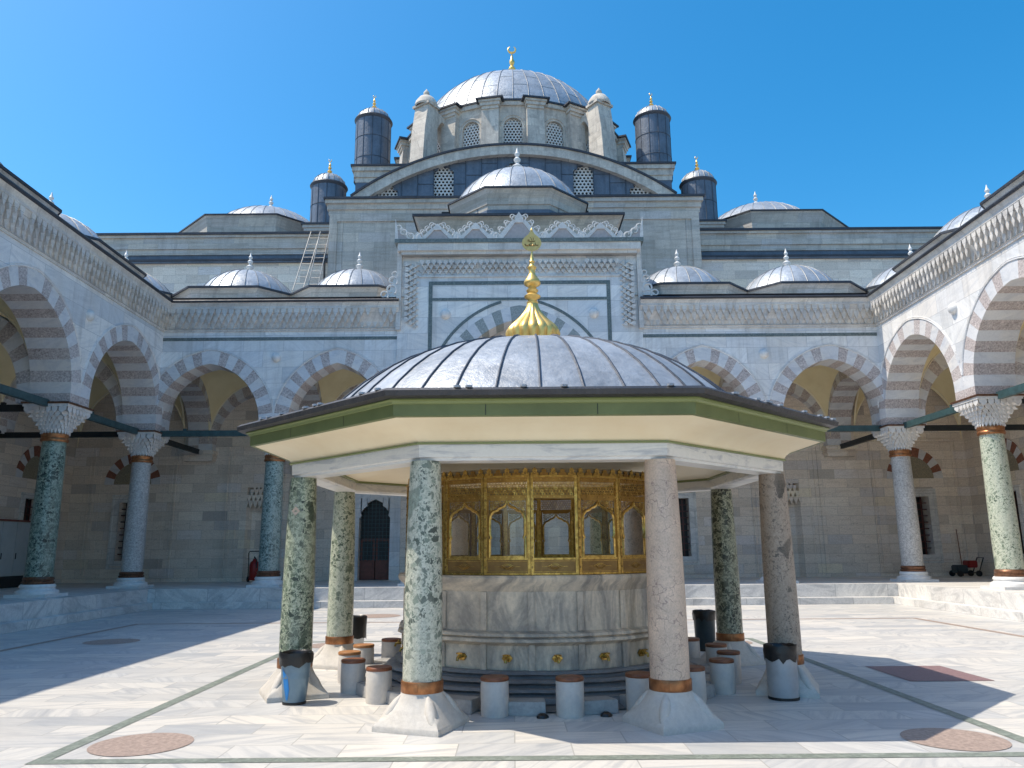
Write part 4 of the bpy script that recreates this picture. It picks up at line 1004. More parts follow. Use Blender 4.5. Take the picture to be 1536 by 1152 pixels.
# --- portal block rising through the arcade
portal = thing('portal', 'tall marble portal block with muqarnas frame, green inlay bands and scrolled cresting', 'portal', (CX, YF, 0))
PT = lambda s, d, z: (CX+s, YF+d, z)
ga, gh, gt = 2.35, 2.72, .48
mb = MB(PT)
pe = arch_pts(ga, gh, gt, 28); zg = 6.55
for i in range(56):
    (x0, z0), (x1, z1) = pe[i], pe[i+1]; mb.quad((x0, -.10, zg+z0), (x1, -.10, zg+z1), (x1, -.10, 11.9), (x0, -.10, 11.9))
for sg in (-1, 1):
    a, b = sorted((sg*(ga+gt), sg*4.12)); mb.quad((a, -.10, ZS), (b, -.10, ZS), (b, -.10, 11.9), (a, -.10, 11.9))
    mb.quad((sg*4.12, -.10, ZS), (sg*4.12, 1.0, ZS), (sg*4.12, 1.0, 11.9), (sg*4.12, -.10, 11.9))
mb.quad((-4.12, 1.0, 9), (4.12, 1.0, 9), (4.12, 1.0, 11.9), (-4.12, 1.0, 11.9))
pw = mb.build('portal_wall', 'facade', portal, 0)
mb = MB(PT); ring(mb, 0, zg, ga, gh, gt, -.104, .8, 28, 2, 0, 1, 0); mb.box(-ga-gt, -ga, -.104, .8, ZS, zg, 0); mb.box(ga, ga+gt, -.104, .8, ZS, zg, 0); mb.build('arch', ['vwhite', 'vserp'], portal, 0)
mb = MB(PT)                                               # green inlay: frame, cross band, arch line
for a in ((-3.08, -2.95, ZS, 10.62), (2.95, 3.08, ZS, 10.62), (-2.95, 2.95, 10.49, 10.62), (-2.95, 2.95, 9.93, 10.03)):
    mb.box(a[0], a[1], -.115, -.09, a[2], a[3])
pi_, pe_ = arch_pts(ga, gh, gt+.20, 24), arch_pts(ga, gh, gt+.30, 24)
for i in range(48):
    q = [(pi_[i][0], -.113, zg+pi_[i][1]), (pi_[i+1][0], -.113, zg+pi_[i+1][1]), (pe_[i+1][0], -.113, zg+pe_[i+1][1]), (pe_[i][0], -.113, zg+pe_[i][1])]
    if max(v[2] for v in q) < 9.93: mb.quad(*q)
mb.build('inlay_band', 'serp_wall', portal, 0)
mb = MB(PT)                                               # muqarnas frame: up the sides and across the top
mb.box(-4.16, -4.0, -.22, -.10, 8.9, 11.88); mb.box(4.0, 4.16, -.22, -.10, 8.9, 11.88)
muqarnas(mb, -3.40, 3.40, 10.84, .20, 0, -.10, ((.0, .20, .06), (.13, .34, .12), (.27, .50, .18)))
mb.box(-3.42, 3.42, -.15, -.10, 10.76, 10.82)
TV = lambda sg: (lambda s, d, z: PT(sg*(4.0-(z)), d, s))
for sg in (-1, 1):
    m2 = MB(lambda s, d, z, sg=sg: PT(sg*(3.42+z), d, s)); muqarnas(m2, 8.95, 11.30, 0.0, .20, 0, -.10, ((.0, .18, .06), (.11, .30, .11), (.24, .46, .16)))
    o = len(mb.v); mb.v += m2.v; mb.f += [[o+q for q in f] for f in m2.f]; mb.mi += m2.mi
mb.box(-4.0, 4.0, -.36, -.10, 11.5, 11.62); mb.box(-4.12, 4.12, -.44, -.10, 11.62, 11.88)
mb.build('frame', 'cornice', portal, 25)
mb = MB(PT); mb.box(-4.22, 4.22, -.48, .2, 11.88, 12.02); mb.build('ledge', 'serp_wall', portal, 0)
# cresting: scrolled peaks
cb = MB(PT); ci = None; cq = [MB(PT), MB(PT)]; inl = []
peaks = [(-2.78, .60, .50), (-1.48, .62, .53), (0, .80, .88), (1.48, .62, .53), (2.78, .60, .50)]
def scroll(mb, x, z, r, sg, d=-.42):
    pts = []
    for k in range(15):
        a = rad(-40+k*24); q = r*(1-.62*k/14); pts.append(PT(x+sg*q*math.cos(a), d-.0, z+q*math.sin(a)))
    m2 = MB(); m2.tube(pts, [r*.22*(1-.45*k/14) for k in range(15)], 6); o = len(mb.v); mb.v += m2.v; mb.f += [[o+q for q in f] for f in m2.f]; mb.mi += m2.mi
for x, w_, h in peaks:
    n = 4; ci = MB(PT); inl.append(ci)
    ci.prism([(x-w_*.72, 12.02), (x+w_*.72, 12.02), (x+w_*.18, 12.02+h*.72), (x-w_*.18, 12.02+h*.72)], lambda p, d: (p[0], d, p[1]), -.40, -.32, 0)
    for k in range(n):
        u = k/(n-1)
        for sg in (-1, 1):
            px, pz = x+sg*w_*(.92-.78*u), 12.12+h*(u*.74)
            scroll(cb, px+sg*.02, pz, .135-.02*u, sg)
            scroll(cb, px+sg*.10, pz+.07, .09, sg)
    cb.prism([(x-.13, 12.02+h*.66), (x+.13, 12.02+h*.66), (x+.15, 12.02+h*.85), (x, 12.04+h*1.08), (x-.15, 12.02+h*.85)], lambda p, d: (p[0], d, p[1]), -.45, -.38, 0)
    # slender body following the slope
    for sg in (-1, 1):
        cb.prism([(x+sg*w_*1.0, 12.02), (x+sg*w_*.70, 12.02), (x+sg*.08, 12.02+h*.75), (x+sg*.2, 12.02+h*.8)], lambda p, d: (p[0], d, p[1]), -.43, -.36, 0)
for x in (-3.45, -2.12, -.92, .92, 2.12, 3.45):
    cb.prism([(x-.16, 12.02), (x+.16, 12.02), (x+.12, 12.14), (x, 12.30), (x-.12, 12.14)], lambda p, d: (p[0], d, p[1]), -.44, -.38, 0)
for sg in (-1, 1):                                          # half scrolls at the two ends
    ci = MB(PT); inl.append(ci)
    ci.prism([(sg*4.2, 12.02), (sg*3.75, 12.02), (sg*4.2, 12.42)], lambda p, d: (p[0], d, p[1]), -.40, -.32, 0)
    for px, pz, r in ((3.72, 12.12, .15), (3.95, 12.27, .14), (4.12, 12.45, .12), (3.8, 12.2, .09), (4.02, 12.38, .08)): scroll(cb, sg*px, pz, r, -sg)
    cb.prism([(sg*4.22, 12.02), (sg*4.10, 12.02), (sg*4.14, 12.4), (sg*4.22, 12.78)], lambda p, d: (p[0], d, p[1]), -.44, -.38, 0)
    for px, pz, r in ((4.35, 10.30, .20), (4.30, 10.62, .18), (4.58, 10.12, .16), (4.25, 10.85, .12)): scroll(cq[sg > 0], sg*px, pz, r, -sg, -.2)
    cq[sg > 0].prism([(sg*4.16, 10.05), (sg*4.6, 10.05), (sg*4.4, 10.3), (sg*4.16, 10.95)], lambda p, d: (p[0], d, p[1]), -.2, -.1, 0)
cr2 = cb.build('cresting', 'capital', portal, 40); [q.build('inlay', 'pinkinlay', cr2, 0) for q in inl]; [q.build('corner_scroll', 'capital', portal, 40) for q in cq]
for sg in (-1, 1):
    mb = MB(); mb.lathe([(.0, .17), (.08, .155), (.13, .115), (.165, .06), (.175, 0)], 20); mb.v = [PT(sg*2.5+x, -.10-z, 9.45+y) for x, y, z in mb.v]; mb.build('boss', 'white', portal, 60)
# raised roof of the portal bay with its own dome
mb = MB(PT)
hw0, hw1 = 3.35, 3.78
mb.loft([[PT(-h, .9-(h-3.35), z), PT(h, .9-(h-3.35), z), PT(h, 5.3, z), PT(-h, 5.3, z)] for h, z in ()], 0) if 0 else None
def rr_(h, f, z): return [(-h, f, z), (h, f, z), (h, 5.38, z), (-h, 5.38, z)]
mb.loft([rr_(3.3, .95, 9.9), rr_(3.3, .95, 12.55), rr_(3.36, .9, 12.6), rr_(3.42, .85, 12.85), rr_(3.62, .68, 13.2), rr_(3.72, .58, 13.3), rr_(3.78, .52, 13.3), rr_(3.78, .52, 13.39), rr_(3.72, .58, 13.41)], [0, 0, 0, 0, 0, 1, 1, 1], True, False, True)
mb.build('raised_bay', ['ashlar_hi', 'edge'], portal, 0)
mb = MB(PT); mb.box(-1.5, 1.5, 1.28, 1.36, 13.41, 13.9); mb.build('lead_strip', 'dlead0', portal, 0)
roof_drum(portal, PT, 0, 3.35, 2.42, 2.42, 1.3, 13.41, 14.45, 2.6, 1.85, 26, 1.2, .2, name='drum')

# ------------------------------------------------------------------ the mosque
mosque = thing('mosque', 'great grey stone mosque with stepped lead roofs, corner turrets and a large central lead dome', 'mosque', (CX, 30.6, 0))
MX = .15
WT = lambda s, d, z: (s, 30.6+d, z)
# prayer hall wall behind the arcade
wins = [CX-15.2, CX+15.5, CX+6.15]
dx = CX-5.65
holes = [(x-.42, x+.42, 1.38, 3.6) for x in wins] + [(CX-10.15-.52, CX-10.15+.52, FZ, 4.15), (CX+10.4-.52, CX+10.4+.52, FZ, 4.15), (dx-.6, dx+.6, FZ, 3.7)]
mb = MB(WT); wall_holes(mb, CX-24, CX+24, FZ, 13.45, 0, holes, .55)
hall = mb.build('hall_wall', 'ashlar', mosque, 0)
for x in wins:
    mb = MB(WT)
    for q in range(1, 4): mb.box(x-.42+.84*q/4-.018, x-.42+.84*q/4+.018, .18, .21, 1.38, 3.6, 1)
    for q in range(1, 9): mb.box(x-.42, x+.42, .175, .215, 1.38+2.22*q/9-.018, 1.38+2.22*q/9+.018, 1)
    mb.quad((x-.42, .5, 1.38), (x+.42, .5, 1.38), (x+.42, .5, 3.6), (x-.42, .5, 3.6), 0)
    mb.build('window_grille', ['dark', 'grillred'], hall, 0)
    mb = MB(WT); rect_frame(mb, x-.62, x+.62, 1.18, 3.8, .2, -.05, -.002); rect_frame(mb, x-.70, x+.70, 1.06, 3.9, .08, -.08, -.002); mb.build('window_frame', 'step', hall, 0)
    mb = MB(WT); ring(mb, x, 4.3, .74, .86, .36, -.03, -.002, 12, 2, 0, 1); mb.add([(x+px, -.012, 4.3+pz) for px, pz in arch_pts(.74, .86, 0, 12)], [list(range(25))], 2)
    mb.build('lunette', ['vwhite', 'brick', 'lunette'], hall, 0)
    mb = MB(WT); rect_frame(mb, x-1.72, x+1.72, .75, 5.85, .05, -.05, -.002); rect_frame(mb, x-1.58, x+1.58, .75, 5.70, .05, -.035, -.002); rect_frame(mb, x-1.28, x+1.28, .75, 5.55, .03, -.02, -.002); mb.build('panel_moulding', 'ashlar', hall, 0)
for x in (CX-10.15, CX+10.4):                              # niches with stalactite hoods
    mb = MB(WT)
    pl_ = [(-.52, 0), (-.40, .34), (-.14, .5), (.14, .5), (.40, .34), (.52, 0)]
    mb.loft([[(x+a, d, z) for a, d in pl_] for z in (FZ, 4.15)], 0, False)
    for k in range(6):
        z = 3.4+k*.22; w_ = .62-.10*k
        n = 7-k
        for i in range(n):
            s = x+(-w_+2*w_*(i+.5)/n); hw = w_/n*.9
            pts = [(-hw, .24), (hw, .24), (hw, .14), (0, -.06), (-hw, .14)]
            P = [(s+a, -.035+.01*k, z+b) for a, b in pts]; Q = [(s+a, .2, z+b) for a, b in pts]
            mb.add(P+Q, [tuple(range(5))]+[(q, (q+1) % 5, 5+(q+1) % 5, 5+q) for q in range(5)])
    mb.build('niche', 'ashlar', hall, 0)
    mb = MB(WT); rect_frame(mb, x-1.35, x+1.35, FZ, 5.8, .05, -.06, -.002, bottom=False); rect_frame(mb, x-1.2, x+1.2, FZ, 5.65, .06, -.045, -.002, bottom=False); rect_frame(mb, x-.95, x+.95, FZ, 5.2, .04, -.03, -.002, bottom=False)
    mb.build('panel_moulding', 'ashlar', hall, 0)
# door left of the kiosk
mb = MB(WT)
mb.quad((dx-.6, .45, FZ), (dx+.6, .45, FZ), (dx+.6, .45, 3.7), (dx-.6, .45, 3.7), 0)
for sg in (-1, 1):
    a, b = sorted((dx+sg*.02, dx+sg*.58))
    mb.box(a, b, .30, .36, FZ+.02, 2.15, 1); mb.box(a+.08, b-.08, .275, .30, FZ+.12, 1.25, 1); mb.box(a+.08, b-.08, .29, .301, 1.35, 2.05, 0)
dr_ = mb.build('door', ['dark', 'doorwood'], hall, 0, bev=0)
mb = MB(WT)
for q in range(9): mb.box(dx-.57+q*.1425-.008, dx-.57+q*.1425+.008, .2, .215, 1.3, 3.65, 0)
for q in range(16): mb.box(dx-.58, dx+.58, .197, .218, 1.35+q*.152-.008, 1.35+q*.152+.008, 0)
mb.build('door_grille', 'iron', dr_, 0)
mb = MB(WT)
outl = [(.6, 0), (.6, 2.35), (.52, 2.45), (.56, 2.56), (.42, 2.74), (.30, 2.82), (.32, 2.92), (.12, 3.02), (0, 3.08)]
A = [(-x, y) for x, y in outl]+[(x, y) for x, y in reversed(outl[:-1])]
for i in range(len(A)-1):
    (x0, y0), (x1, y1) = A[i], A[i+1]
    if abs(x1-x0) > 1e-6: mb.add([(dx+x0, -.03, FZ+y0), (dx+x1, -.03, FZ+y1), (dx+x1, -.03, FZ+3.3), (dx+x0, -.03, FZ+3.3), (dx+x0, .15, FZ+y0), (dx+x1, .15, FZ+y1)], [(0, 1, 2, 3), (0, 4, 5, 1)])
rect_frame(mb, dx-.88, dx+.88, FZ, 3.98, .28, -.06, -.002, bottom=False); rect_frame(mb, dx-1.0, dx+1.0, FZ, 4.1, .12, -.09, -.002, bottom=False)
mb.build('door_frame', 'facade', hall, 0)
# wings: lead ledge, set back wall, lead cap
for sg in (-1, 1):
    a, b = sorted((MX+sg*7.7, CX+sg*24)); lo, hi = a, b
    mb = MB(WT)
    mb.box(lo, hi, -.12, .3, 13.45, 13.52, 1); mb.box(lo, hi, -.16, .0, 13.52, 13.60, 2); mb.quad((lo, -.14, 13.6), (hi, -.14, 13.6), (hi, .95, 13.98), (lo, .95, 13.98), 3)
    mb.box(lo, hi, .95, 1.2, 13.9, 14.2, 3)
    mb.box(lo, hi, .9, 1.4, 14.2, 14.45, 0); mb.box(lo, hi, .84, 1.4, 14.45, 14.95, 0); mb.box(lo, hi, .76, 1.4, 14.95, 15.06, 0)
    mb.box(lo, hi, .70, 1.5, 15.06, 15.16, 2); mb.quad((lo, .8, 15.17), (hi, .8, 15.17), (hi, 12, 16.4), (lo, 12, 16.4), 3)
    mb.build('wing', ['ashlar_hi', 'dlead0', 'edge', 'dlead1'], mosque, 0)
# central block
mb = MB(lambda s, d, z: (MX+s, 30.4+d, z))
H2 = 7.75
mb.box(-H2, H2, 0, 3.5, 9, 15.5); rect_frame(mb, -H2+.02, H2-.02, 9.5, 15.5, .32, -.06, -.002, bottom=False); rect_frame(mb, -H2+.50, H2-.50, 9.5, 15.3, .07, -.03, -.002, bottom=False)
for z0, z1, o in ((15.5, 15.7, .04), (15.7, 15.95, .10), (15.95, 16.12, .18)): mb.box(-H2-o, H2+o, -o, 3.5, z0, z1)
mb.box(-H2-.24, H2+.24, -.24, 3.5, 16.12, 16.22, 1); mb.box(-H2, H2, .3, 3.4, 16.22, 16.3, 2)
mb.build('central_block', ['ashlar_hi', 'edge', 'dlead0'], mosque, 0)
# great arch with lead clad tympanum
AY = 33.8; half = 7.62; zb = 16.2; ztop = 20.55
zchord = 17.95; sag = ztop-zchord; RA = (half*half+sag*sag)/(2*sag); zc_ = ztop-RA
def arc(x, off=0.0): return zc_+math.sqrt(max(0, (RA+off)**2-x*x))
AT = lambda s, d, z: (MX+s, AY+d, z)
N = 48; xs = [-half+2*half*i/N for i in range(N+1)]
BW = .46
mb = MB(AT)
for i in range(N):
    x0, x1 = xs[i], xs[i+1]; k0, k1 = x0*(RA-BW)/RA, x1*(RA-BW)/RA
    p = [(x0, arc(x0)), (x1, arc(x1))]; q = [(k0, zc_+(arc(x0)-zc_)*(RA-BW)/RA), (k1, zc_+(arc(x1)-zc_)*(RA-BW)/RA)]
    mb.quad((q[0][0], 0, q[0][1]), (q[1][0], 0, q[1][1]), (p[1][0], 0, p[1][1]), (p[0][0], 0, p[0][1]), 0)
    mb.quad((q[0][0], 0, q[0][1]), (q[1][0], 0, q[1][1]), (q[1][0], .5, q[1][1]), (q[0][0], .5, q[0][1]), 0)
    for (da, db, oa, ob, m_) in ((-.07, -.07, 0, .10, 1), (-.07, 1.6, .10, .14, 1), (-.07, .0, 0, 0, 1)):
        a0, a1 = (x0*(RA+oa)/RA, zc_+(arc(x0)-zc_)*(RA+oa)/RA), (x1*(RA+oa)/RA, zc_+(arc(x1)-zc_)*(RA+oa)/RA)
        b0, b1 = (x0*(RA+ob)/RA, zc_+(arc(x0)-zc_)*(RA+ob)/RA), (x1*(RA+ob)/RA, zc_+(arc(x1)-zc_)*(RA+ob)/RA)
        mb.quad((a0[0], da, a0[1]), (a1[0], da, a1[1]), (b1[0], db, b1[1]), (b0[0], db, b0[1]), m_)
for sg in (-1, 1):
    mb.quad((sg*half, 0, 14), (sg*half, 0, zchord), (sg*half, 3.5, zchord), (sg*half, 3.5, 14), 0)
mb.build('great_arch', ['drumstone', 'edge'], mosque, 30)
# tympanum: sheets of lead with raised seams and arched window openings
twins = [(0, 18.0, 19.72, .50), (-3.32, 17.1, 19.58, .44), (3.32, 17.1, 19.58, .44), (-5.95, 16.8, 18.62, .44), (5.95, 16.8, 18.62, .44)]
mb = MB(AT); D = .28
def in_win(x, z):
    for wx, z0, z1, hw in twins:
        if abs(x-wx) < hw and z < z1-hw: return True
        if (x-wx)**2+(z-(z1-hw))**2 < hw*hw: return True
    return False
gx = [-7.6+.19*i for i in range(81)]
for x0, x1 in zip(gx[:-1], gx[1:]):
    xm = (x0+x1)/2; lim = arc(xm)-BW*.9
    z = 16.2; 
    while z < lim:
        z1 = min(z+.2, lim)
        if not in_win(xm, (z+z1)/2): mb.quad((x0, D, z), (x1, D, z), (x1, D, z1), (x0, D, z1), (int((xm+20)/.76)*7+int((z+.3*(int((xm+20)/.76) % 2))/1.05)*3) % 3)
        z = z1
for i in range(21):
    x = -7.6+.76*i; zt = arc(x)-BW; z0 = 16.2
    seg = []; zz = z0
    while zz < zt:
        if not in_win(x, zz) and not in_win(x, zz+.1): seg.append(zz)
        elif seg: mb.box(x-.018, x+.018, D-.03, D+.01, seg[0], seg[-1]+.1, 3); seg = []
        zz += .1
    if seg: mb.box(x-.018, x+.018, D-.03, D+.01, seg[0], min(seg[-1]+.1, zt), 3)
    for k in range(5):
        z = 16.6+k*1.05+(.45 if i % 2 else 0)
        if z < arc(x+.38)-BW-.05 and not in_win(x+.2, z) and not in_win(x+.6, z) and x < 7.4: mb.box(x+.018, x+.742, D-.02, D+.008, z-.012, z+.012, 3)
tym = mb.build('tympanum', DLEAD, mosque, 0)
def lattice_window(parent, F, hw, z0, z1, rev=.5, hexr=.105, mrev='dlead1', frame=True):
    """window with pierced plaster lattice; F maps (s, d, z), opening half width hw, round head at z1"""
    n = 14; A = [(-hw, z0)]+[(-hw*math.cos(PI*i/n), z1-hw+hw*math.sin(PI*i/n)) for i in range(n+1)]+[(hw, z0)]
    mb = MB(F)
    for i in range(len(A)-1): mb.quad((A[i][0], 0, A[i][1]), (A[i+1][0], 0, A[i+1][1]), (A[i+1][0], rev, A[i+1][1]), (A[i][0], rev, A[i][1]), 0)
    wd = mb.build('window', mrev, parent, 0)
    mb = MB(F)
    mb.add([(x, rev-.01, z) for x, z in A], [list(range(len(A)))], 1)
    d0, d1 = rev-.10, rev-.03
    def ok(x, z): return abs(x) < hw-.02 and z > z0+.02 and (z < z1-hw or x*x+(z-(z1-hw))**2 < (hw-.02)**2)
    dxh = hexr*math.sqrt(3); row = 0; z = z0+.03
    while z < z1+hexr:
        x = -hw-dxh+(dxh/2 if row % 2 else 0)
        while x < hw+dxh:
            if ok(x, z) or any(ok(x+hexr*.5*math.cos(q), z+hexr*.5*math.sin(q)) for q in (0, 1.57, 3.14, 4.71)):
                vs = []; 
                for k in range(6):
                    a = PI/6+k*PI/3
                    for rr in (hexr*1.02, hexr*.66):
                        px, pz = x+rr*math.cos(a), z+rr*math.sin(a)
                        px = max(-hw, min(hw, px)); 
                        if pz > z1-hw:
                            q = math.hypot(px, pz-(z1-hw))
                            if q > hw: px, pz = px*hw/q, z1-hw+(pz-(z1-hw))*hw/q
                        vs.append((px, d0, max(z0, pz)))
                for k in range(6):
                    vs.append((vs[2*k+1][0], d1, vs[2*k+1][2]))
                fs = []
                for k in range(6):
                    j = (k+1) % 6; fs += [(2*k, 2*j, 2*j+1, 2*k+1), (2*k+1, 2*j+1, 12+j, 12+k)]
                mb.add(vs, fs, 0)
            x += dxh
        z += hexr*1.5; row += 1
    mb.build('lattice', ['lattice', 'dark'], wd, 0)
    return wd
for wx, z0, z1, hw in twins:
    lattice_window(tym, lambda s, d, z, wx=wx: (MX+wx+s, AY+D-.02+d, z), hw+.05, z0, z1+.04, .24, .105)
# haunch blocks, corner blocks, turrets
def turret(x, y, z0, z1, r, hd, fin, name_lab):
    mb = MB(); nb = 12; NS = 48
    rows = max(2, round((z1-z0)/1.0))
    for k in range(rows):
        za, zb_ = z0+(z1-z0)*k/rows, z0+(z1-z0)*(k+1)/rows
        for i in range(NS):
            a0, a1 = 2*PI*i/NS, 2*PI*(i+1)/NS
            mb.quad((x+r*math.cos(a0), y+r*math.sin(a0), za), (x+r*math.cos(a1), y+r*math.sin(a1), za), (x+r*math.cos(a1), y+r*math.sin(a1), zb_), (x+r*math.cos(a0), y+r*math.sin(a0), zb_), (i//4*5+k*2) % 3)
        if k: mb.lathe([(r, za-.015), (r+.02, za), (r, za+.015)], NS, (x, y, 0), 3)
    for i in range(nb):
        a = 2*PI*i/nb+.13; mb.tube([(x+r*math.cos(a), y+r*math.sin(a), z0), (x+r*math.cos(a), y+r*math.sin(a), z1)], .022, 5, 3)
    mb.lathe([(r, z1-.12), (r+.07, z1-.04), (r+.09, z1), (r+.07, z1+.05), (r-.05, z1+.10)], NS, (x, y, 0), 3)
    tr = mb.build('turret', DLEAD, mosque, 40, lab=name_lab)
    mb = MB(); dome(mb, (x, y, z1+.06), ell_prof(r*.98, hd), 18, 1, .02, (0, 1, 2, 3), 2, False); mb.build('dome', LEAD, tr, 40)
    finial((x, y, z1+.04+hd), fin, tr, 'gold', crescent=True, wk=.8)
for sg in (-1, 1):
    mb = MB(AT); a, b = sorted((sg*5.0, sg*7.62))
    mb.box(a, b, .75, 6, 14, 19.05, 1)
    for z0, z1, o in ((19.05, 19.3, .02), (19.3, 19.6, .08), (19.6, 19.82, .16)): a, b = sorted((sg*4.6, sg*(7.62+o))); mb.box(a, b, .75-o, 6, z0, z1, 0)
    a, b = sorted((sg*4.6, sg*(7.62+.22))); mb.box(a, b, .75-.22, 6, 19.82, 19.92, 2)
    mb.build('haunch_block', ['drumstone', 'dlead0', 'edge'], mosque, 0)
    mb = MB(AT); a, b = sorted((sg*7.62, sg*9.85))
    mb.box(a, b, .6, 5, 14, 16.35, 1)
    for z0, z1, o in ((16.35, 16.5, .02), (16.5, 16.65, .08), (16.65, 16.78, .14)): a, b = sorted((sg*7.62, sg*(9.85+o))); mb.box(a, b, .6-o, 5, z0, z1, 0)
    a, b = sorted((sg*7.62, sg*10.05)); mb.box(a, b, .4, 5, 16.78, 16.87, 2)
    mb.build('corner_block', ['ashlar_hi', 'dlead0', 'edge'], mosque, 0)
    turret(MX+sg*7.15, 36.2, 19.8, 23.2, .88, .62, .95, 'upper turret on the %s' % ('left' if sg < 0 else 'right'))
    turret(MX+sg*9.02, 35.1, 16.8, 19.05, .82, .62, .9, 'lower turret on the %s' % ('left' if sg < 0 else 'right'))
# drum
DX, DY = MX, 42.0
ZD0, ZD1 = 19.5, 24.15
NW = 18; RD = 6.3
def DP(a, r, w_, z): return (DX+r*math.cos(a)-w_*math.sin(a), DY+r*math.sin(a)+w_*math.cos(a), z)
mb = MB()
rings = [[DP(2*PI*i/NW-PI/2+PI/NW*0+PI/NW, r/math.cos(PI/NW), 0, z) for i in range(NW)] for r, z in ((RD+.5, 18), (RD+.5, 20.0))]
mb.loft(rings, 0)
hw = .47
for i in range(NW):
    a = 2*PI*i/NW-PI/2; s = RD*math.tan(PI/NW)
    F = lambda q, d, z, a=a: DP(a, RD-d, q, z)
    m2 = MB(F)
    zs_, zt_ = 21.2, 23.15
    # bay wall with a round-headed opening
    n = 14; A = [(-hw*math.cos(PI*k/n), zt_-hw+hw*math.sin(PI*k/n)) for k in range(n+1)]
    for k in range(n): m2.quad((A[k][0], 0, A[k][1]), (A[k+1][0], 0, A[k+1][1]), (A[k+1][0], 0, ZD1-.35), (A[k][0], 0, ZD1-.35))
    m2.quad((-s, 0, 19.5), (-hw, 0, 19.5), (-hw, 0, ZD1-.35), (-s, 0, ZD1-.35)); m2.quad((hw, 0, 19.5), (s, 0, 19.5), (s, 0, ZD1-.35), (hw, 0, ZD1-.35))
    m2.quad((-hw, 0, 19.5), (hw, 0, 19.5), (hw, 0, zs_), (-hw, 0, zs_))
    m2.box(-s, s, -.10, .05, ZD1-.35, ZD1-.12); m2.box(-s-.02, s+.02, -.16, .3, ZD1-.12, ZD1-.02, 1)
    # hood moulding over the window
    hp = [( -(hw+.13)*math.cos(PI*k/n), zt_-hw+(hw+.13)*math.sin(PI*k/n)) for k in range(n+1)]
    m3 = MB(); m3.tube([F(x, -.01, z) for x, z in hp], .035, 5); o = len(m2.v); m2.v += m3.v; m2.f += [[o+q for q in f] for f in m3.f]; m2.mi += m3.mi
    o = len(mb.v); mb.v += m2.v; mb.f += [[o+q for q in f] for f in m2.f]; mb.mi += m2.mi
    # pier between the bays
    ap = a+PI/NW; G = lambda q, d, z, a=ap: DP(a, RD+.06+d, q, z)
    m2 = MB(G)
    pw_ = .44
    m2.loft([[(-pw_, -.2, z), (pw_, -.2, z), (pw_, o1, z), (-pw_, o1, z)] for z, o1 in ((19.5, .42), (21.6, .38), (23.5, .26))], 0, True)
    for z0, z1, o1 in ((23.5, 23.66, .33), (23.66, 23.84, .40), (23.84, 23.96, .46)): m2.box(-pw_-(o1-.34), pw_+(o1-.34), -.2, o1, z0, z1)
    m2.box(-pw_-.26, pw_+.26, -.25, .54, 23.96, 24.05, 1)
    o = len(mb.v); mb.v += m2.v; mb.f += [[o+q for q in f] for f in m2.f]; mb.mi += m2.mi
drum = mb.build('drum', ['drumstone', 'edge'], mosque, 30)
for i in range(NW):
    a = 2*PI*i/NW-PI/2
    if math.sin(a) < .2: lattice_window(drum, lambda q, d, z, a=a: DP(a, RD-d, q, z), hw, 21.2, 23.15, .24, .10, 'drumstone')
# big flying buttresses on the diagonals
for sg in (-1, 1):
    for back in (0, 1):
        a = -PI/2+sg*rad(35) if not back else PI/2+sg*rad(35)
        G = lambda q, d, z, a=a: DP(a, RD+d, q, z)
        mb = MB(G); pw_ = .44
        mb.loft([[(-pw_, 1.0, z), (pw_, 1.0, z), (pw_, o1, z), (-pw_, o1, z)] for z, o1 in ((18.5, 2.2), (22.2, 1.95), (23.65, 1.72))], 0, True)
        n = 10
        for k in range(n):                                  # arch to the drum
            t0, t1 = k/n, (k+1)/n
            def low(t): return 22.4+.8*math.sin(PI*t)
            def up(t): return 23.45+.2*t**2
            for q in (-pw_*.8, pw_*.8): mb.quad((q, 1.06*t0-.05, low(t0)), (q, 1.06*t1-.05, low(t1)), (q, 1.06*t1-.05, up(t1)), (q, 1.06*t0-.05, up(t0)))
            mb.quad((-pw_*.8, 1.06*t0-.05, low(t0)), (pw_*.8, 1.06*t0-.05, low(t0)), (pw_*.8, 1.06*t1-.05, low(t1)), (-pw_*.8, 1.06*t1-.05, low(t1)))
            mb.quad((-pw_*.8, 1.06*t0-.05, up(t0)), (pw_*.8, 1.06*t0-.05, up(t0)), (pw_*.8, 1.06*t1-.05, up(t1)), (-pw_*.8, 1.06*t1-.05, up(t1)), 1)
        mb.box(-pw_-.10, pw_+.10, .95, 1.82, 23.65, 23.77)
        cxy = G(0, 1.38, 0)
        mc = MB(); mc.lathe([(.56, 23.72), (.60, 23.80), (.54, 24.02), (.38, 24.24), (.20, 24.36), (.11, 24.40), (.16, 24.50), (.15, 24.58), (.06, 24.7), (.0, 24.8)], 16, (cxy[0], cxy[1], 0))
        o = len(mb.v); mb.v += mc.v; mb.f += [[o+q for q in f] for f in mc.f]; mb.mi += mc.mi
        mb.build('buttress', ['drumstone', 'edge'], mosque, 35)
mb = MB(); dome(mb, (DX, DY, 22.9), ell_prof(6.1, 5.95), 44, 5, .022, (0, 1, 2, 3), 2, True)
dm = mb.build('main_dome', LEAD, mosque, 40)
finial((DX, DY, 28.8), 3.0, dm, 'gold', crescent=True, wk=.62)
mb = MB(); mb.box(MX-9.5, MX+9.5, 34.6, 50, 14, 16.5); mb.box(MX-7.6, MX+7.6, 34.6, 49.5, 16.4, 19.6); mb.build('roof_mass', 'dlead0', mosque, 0)
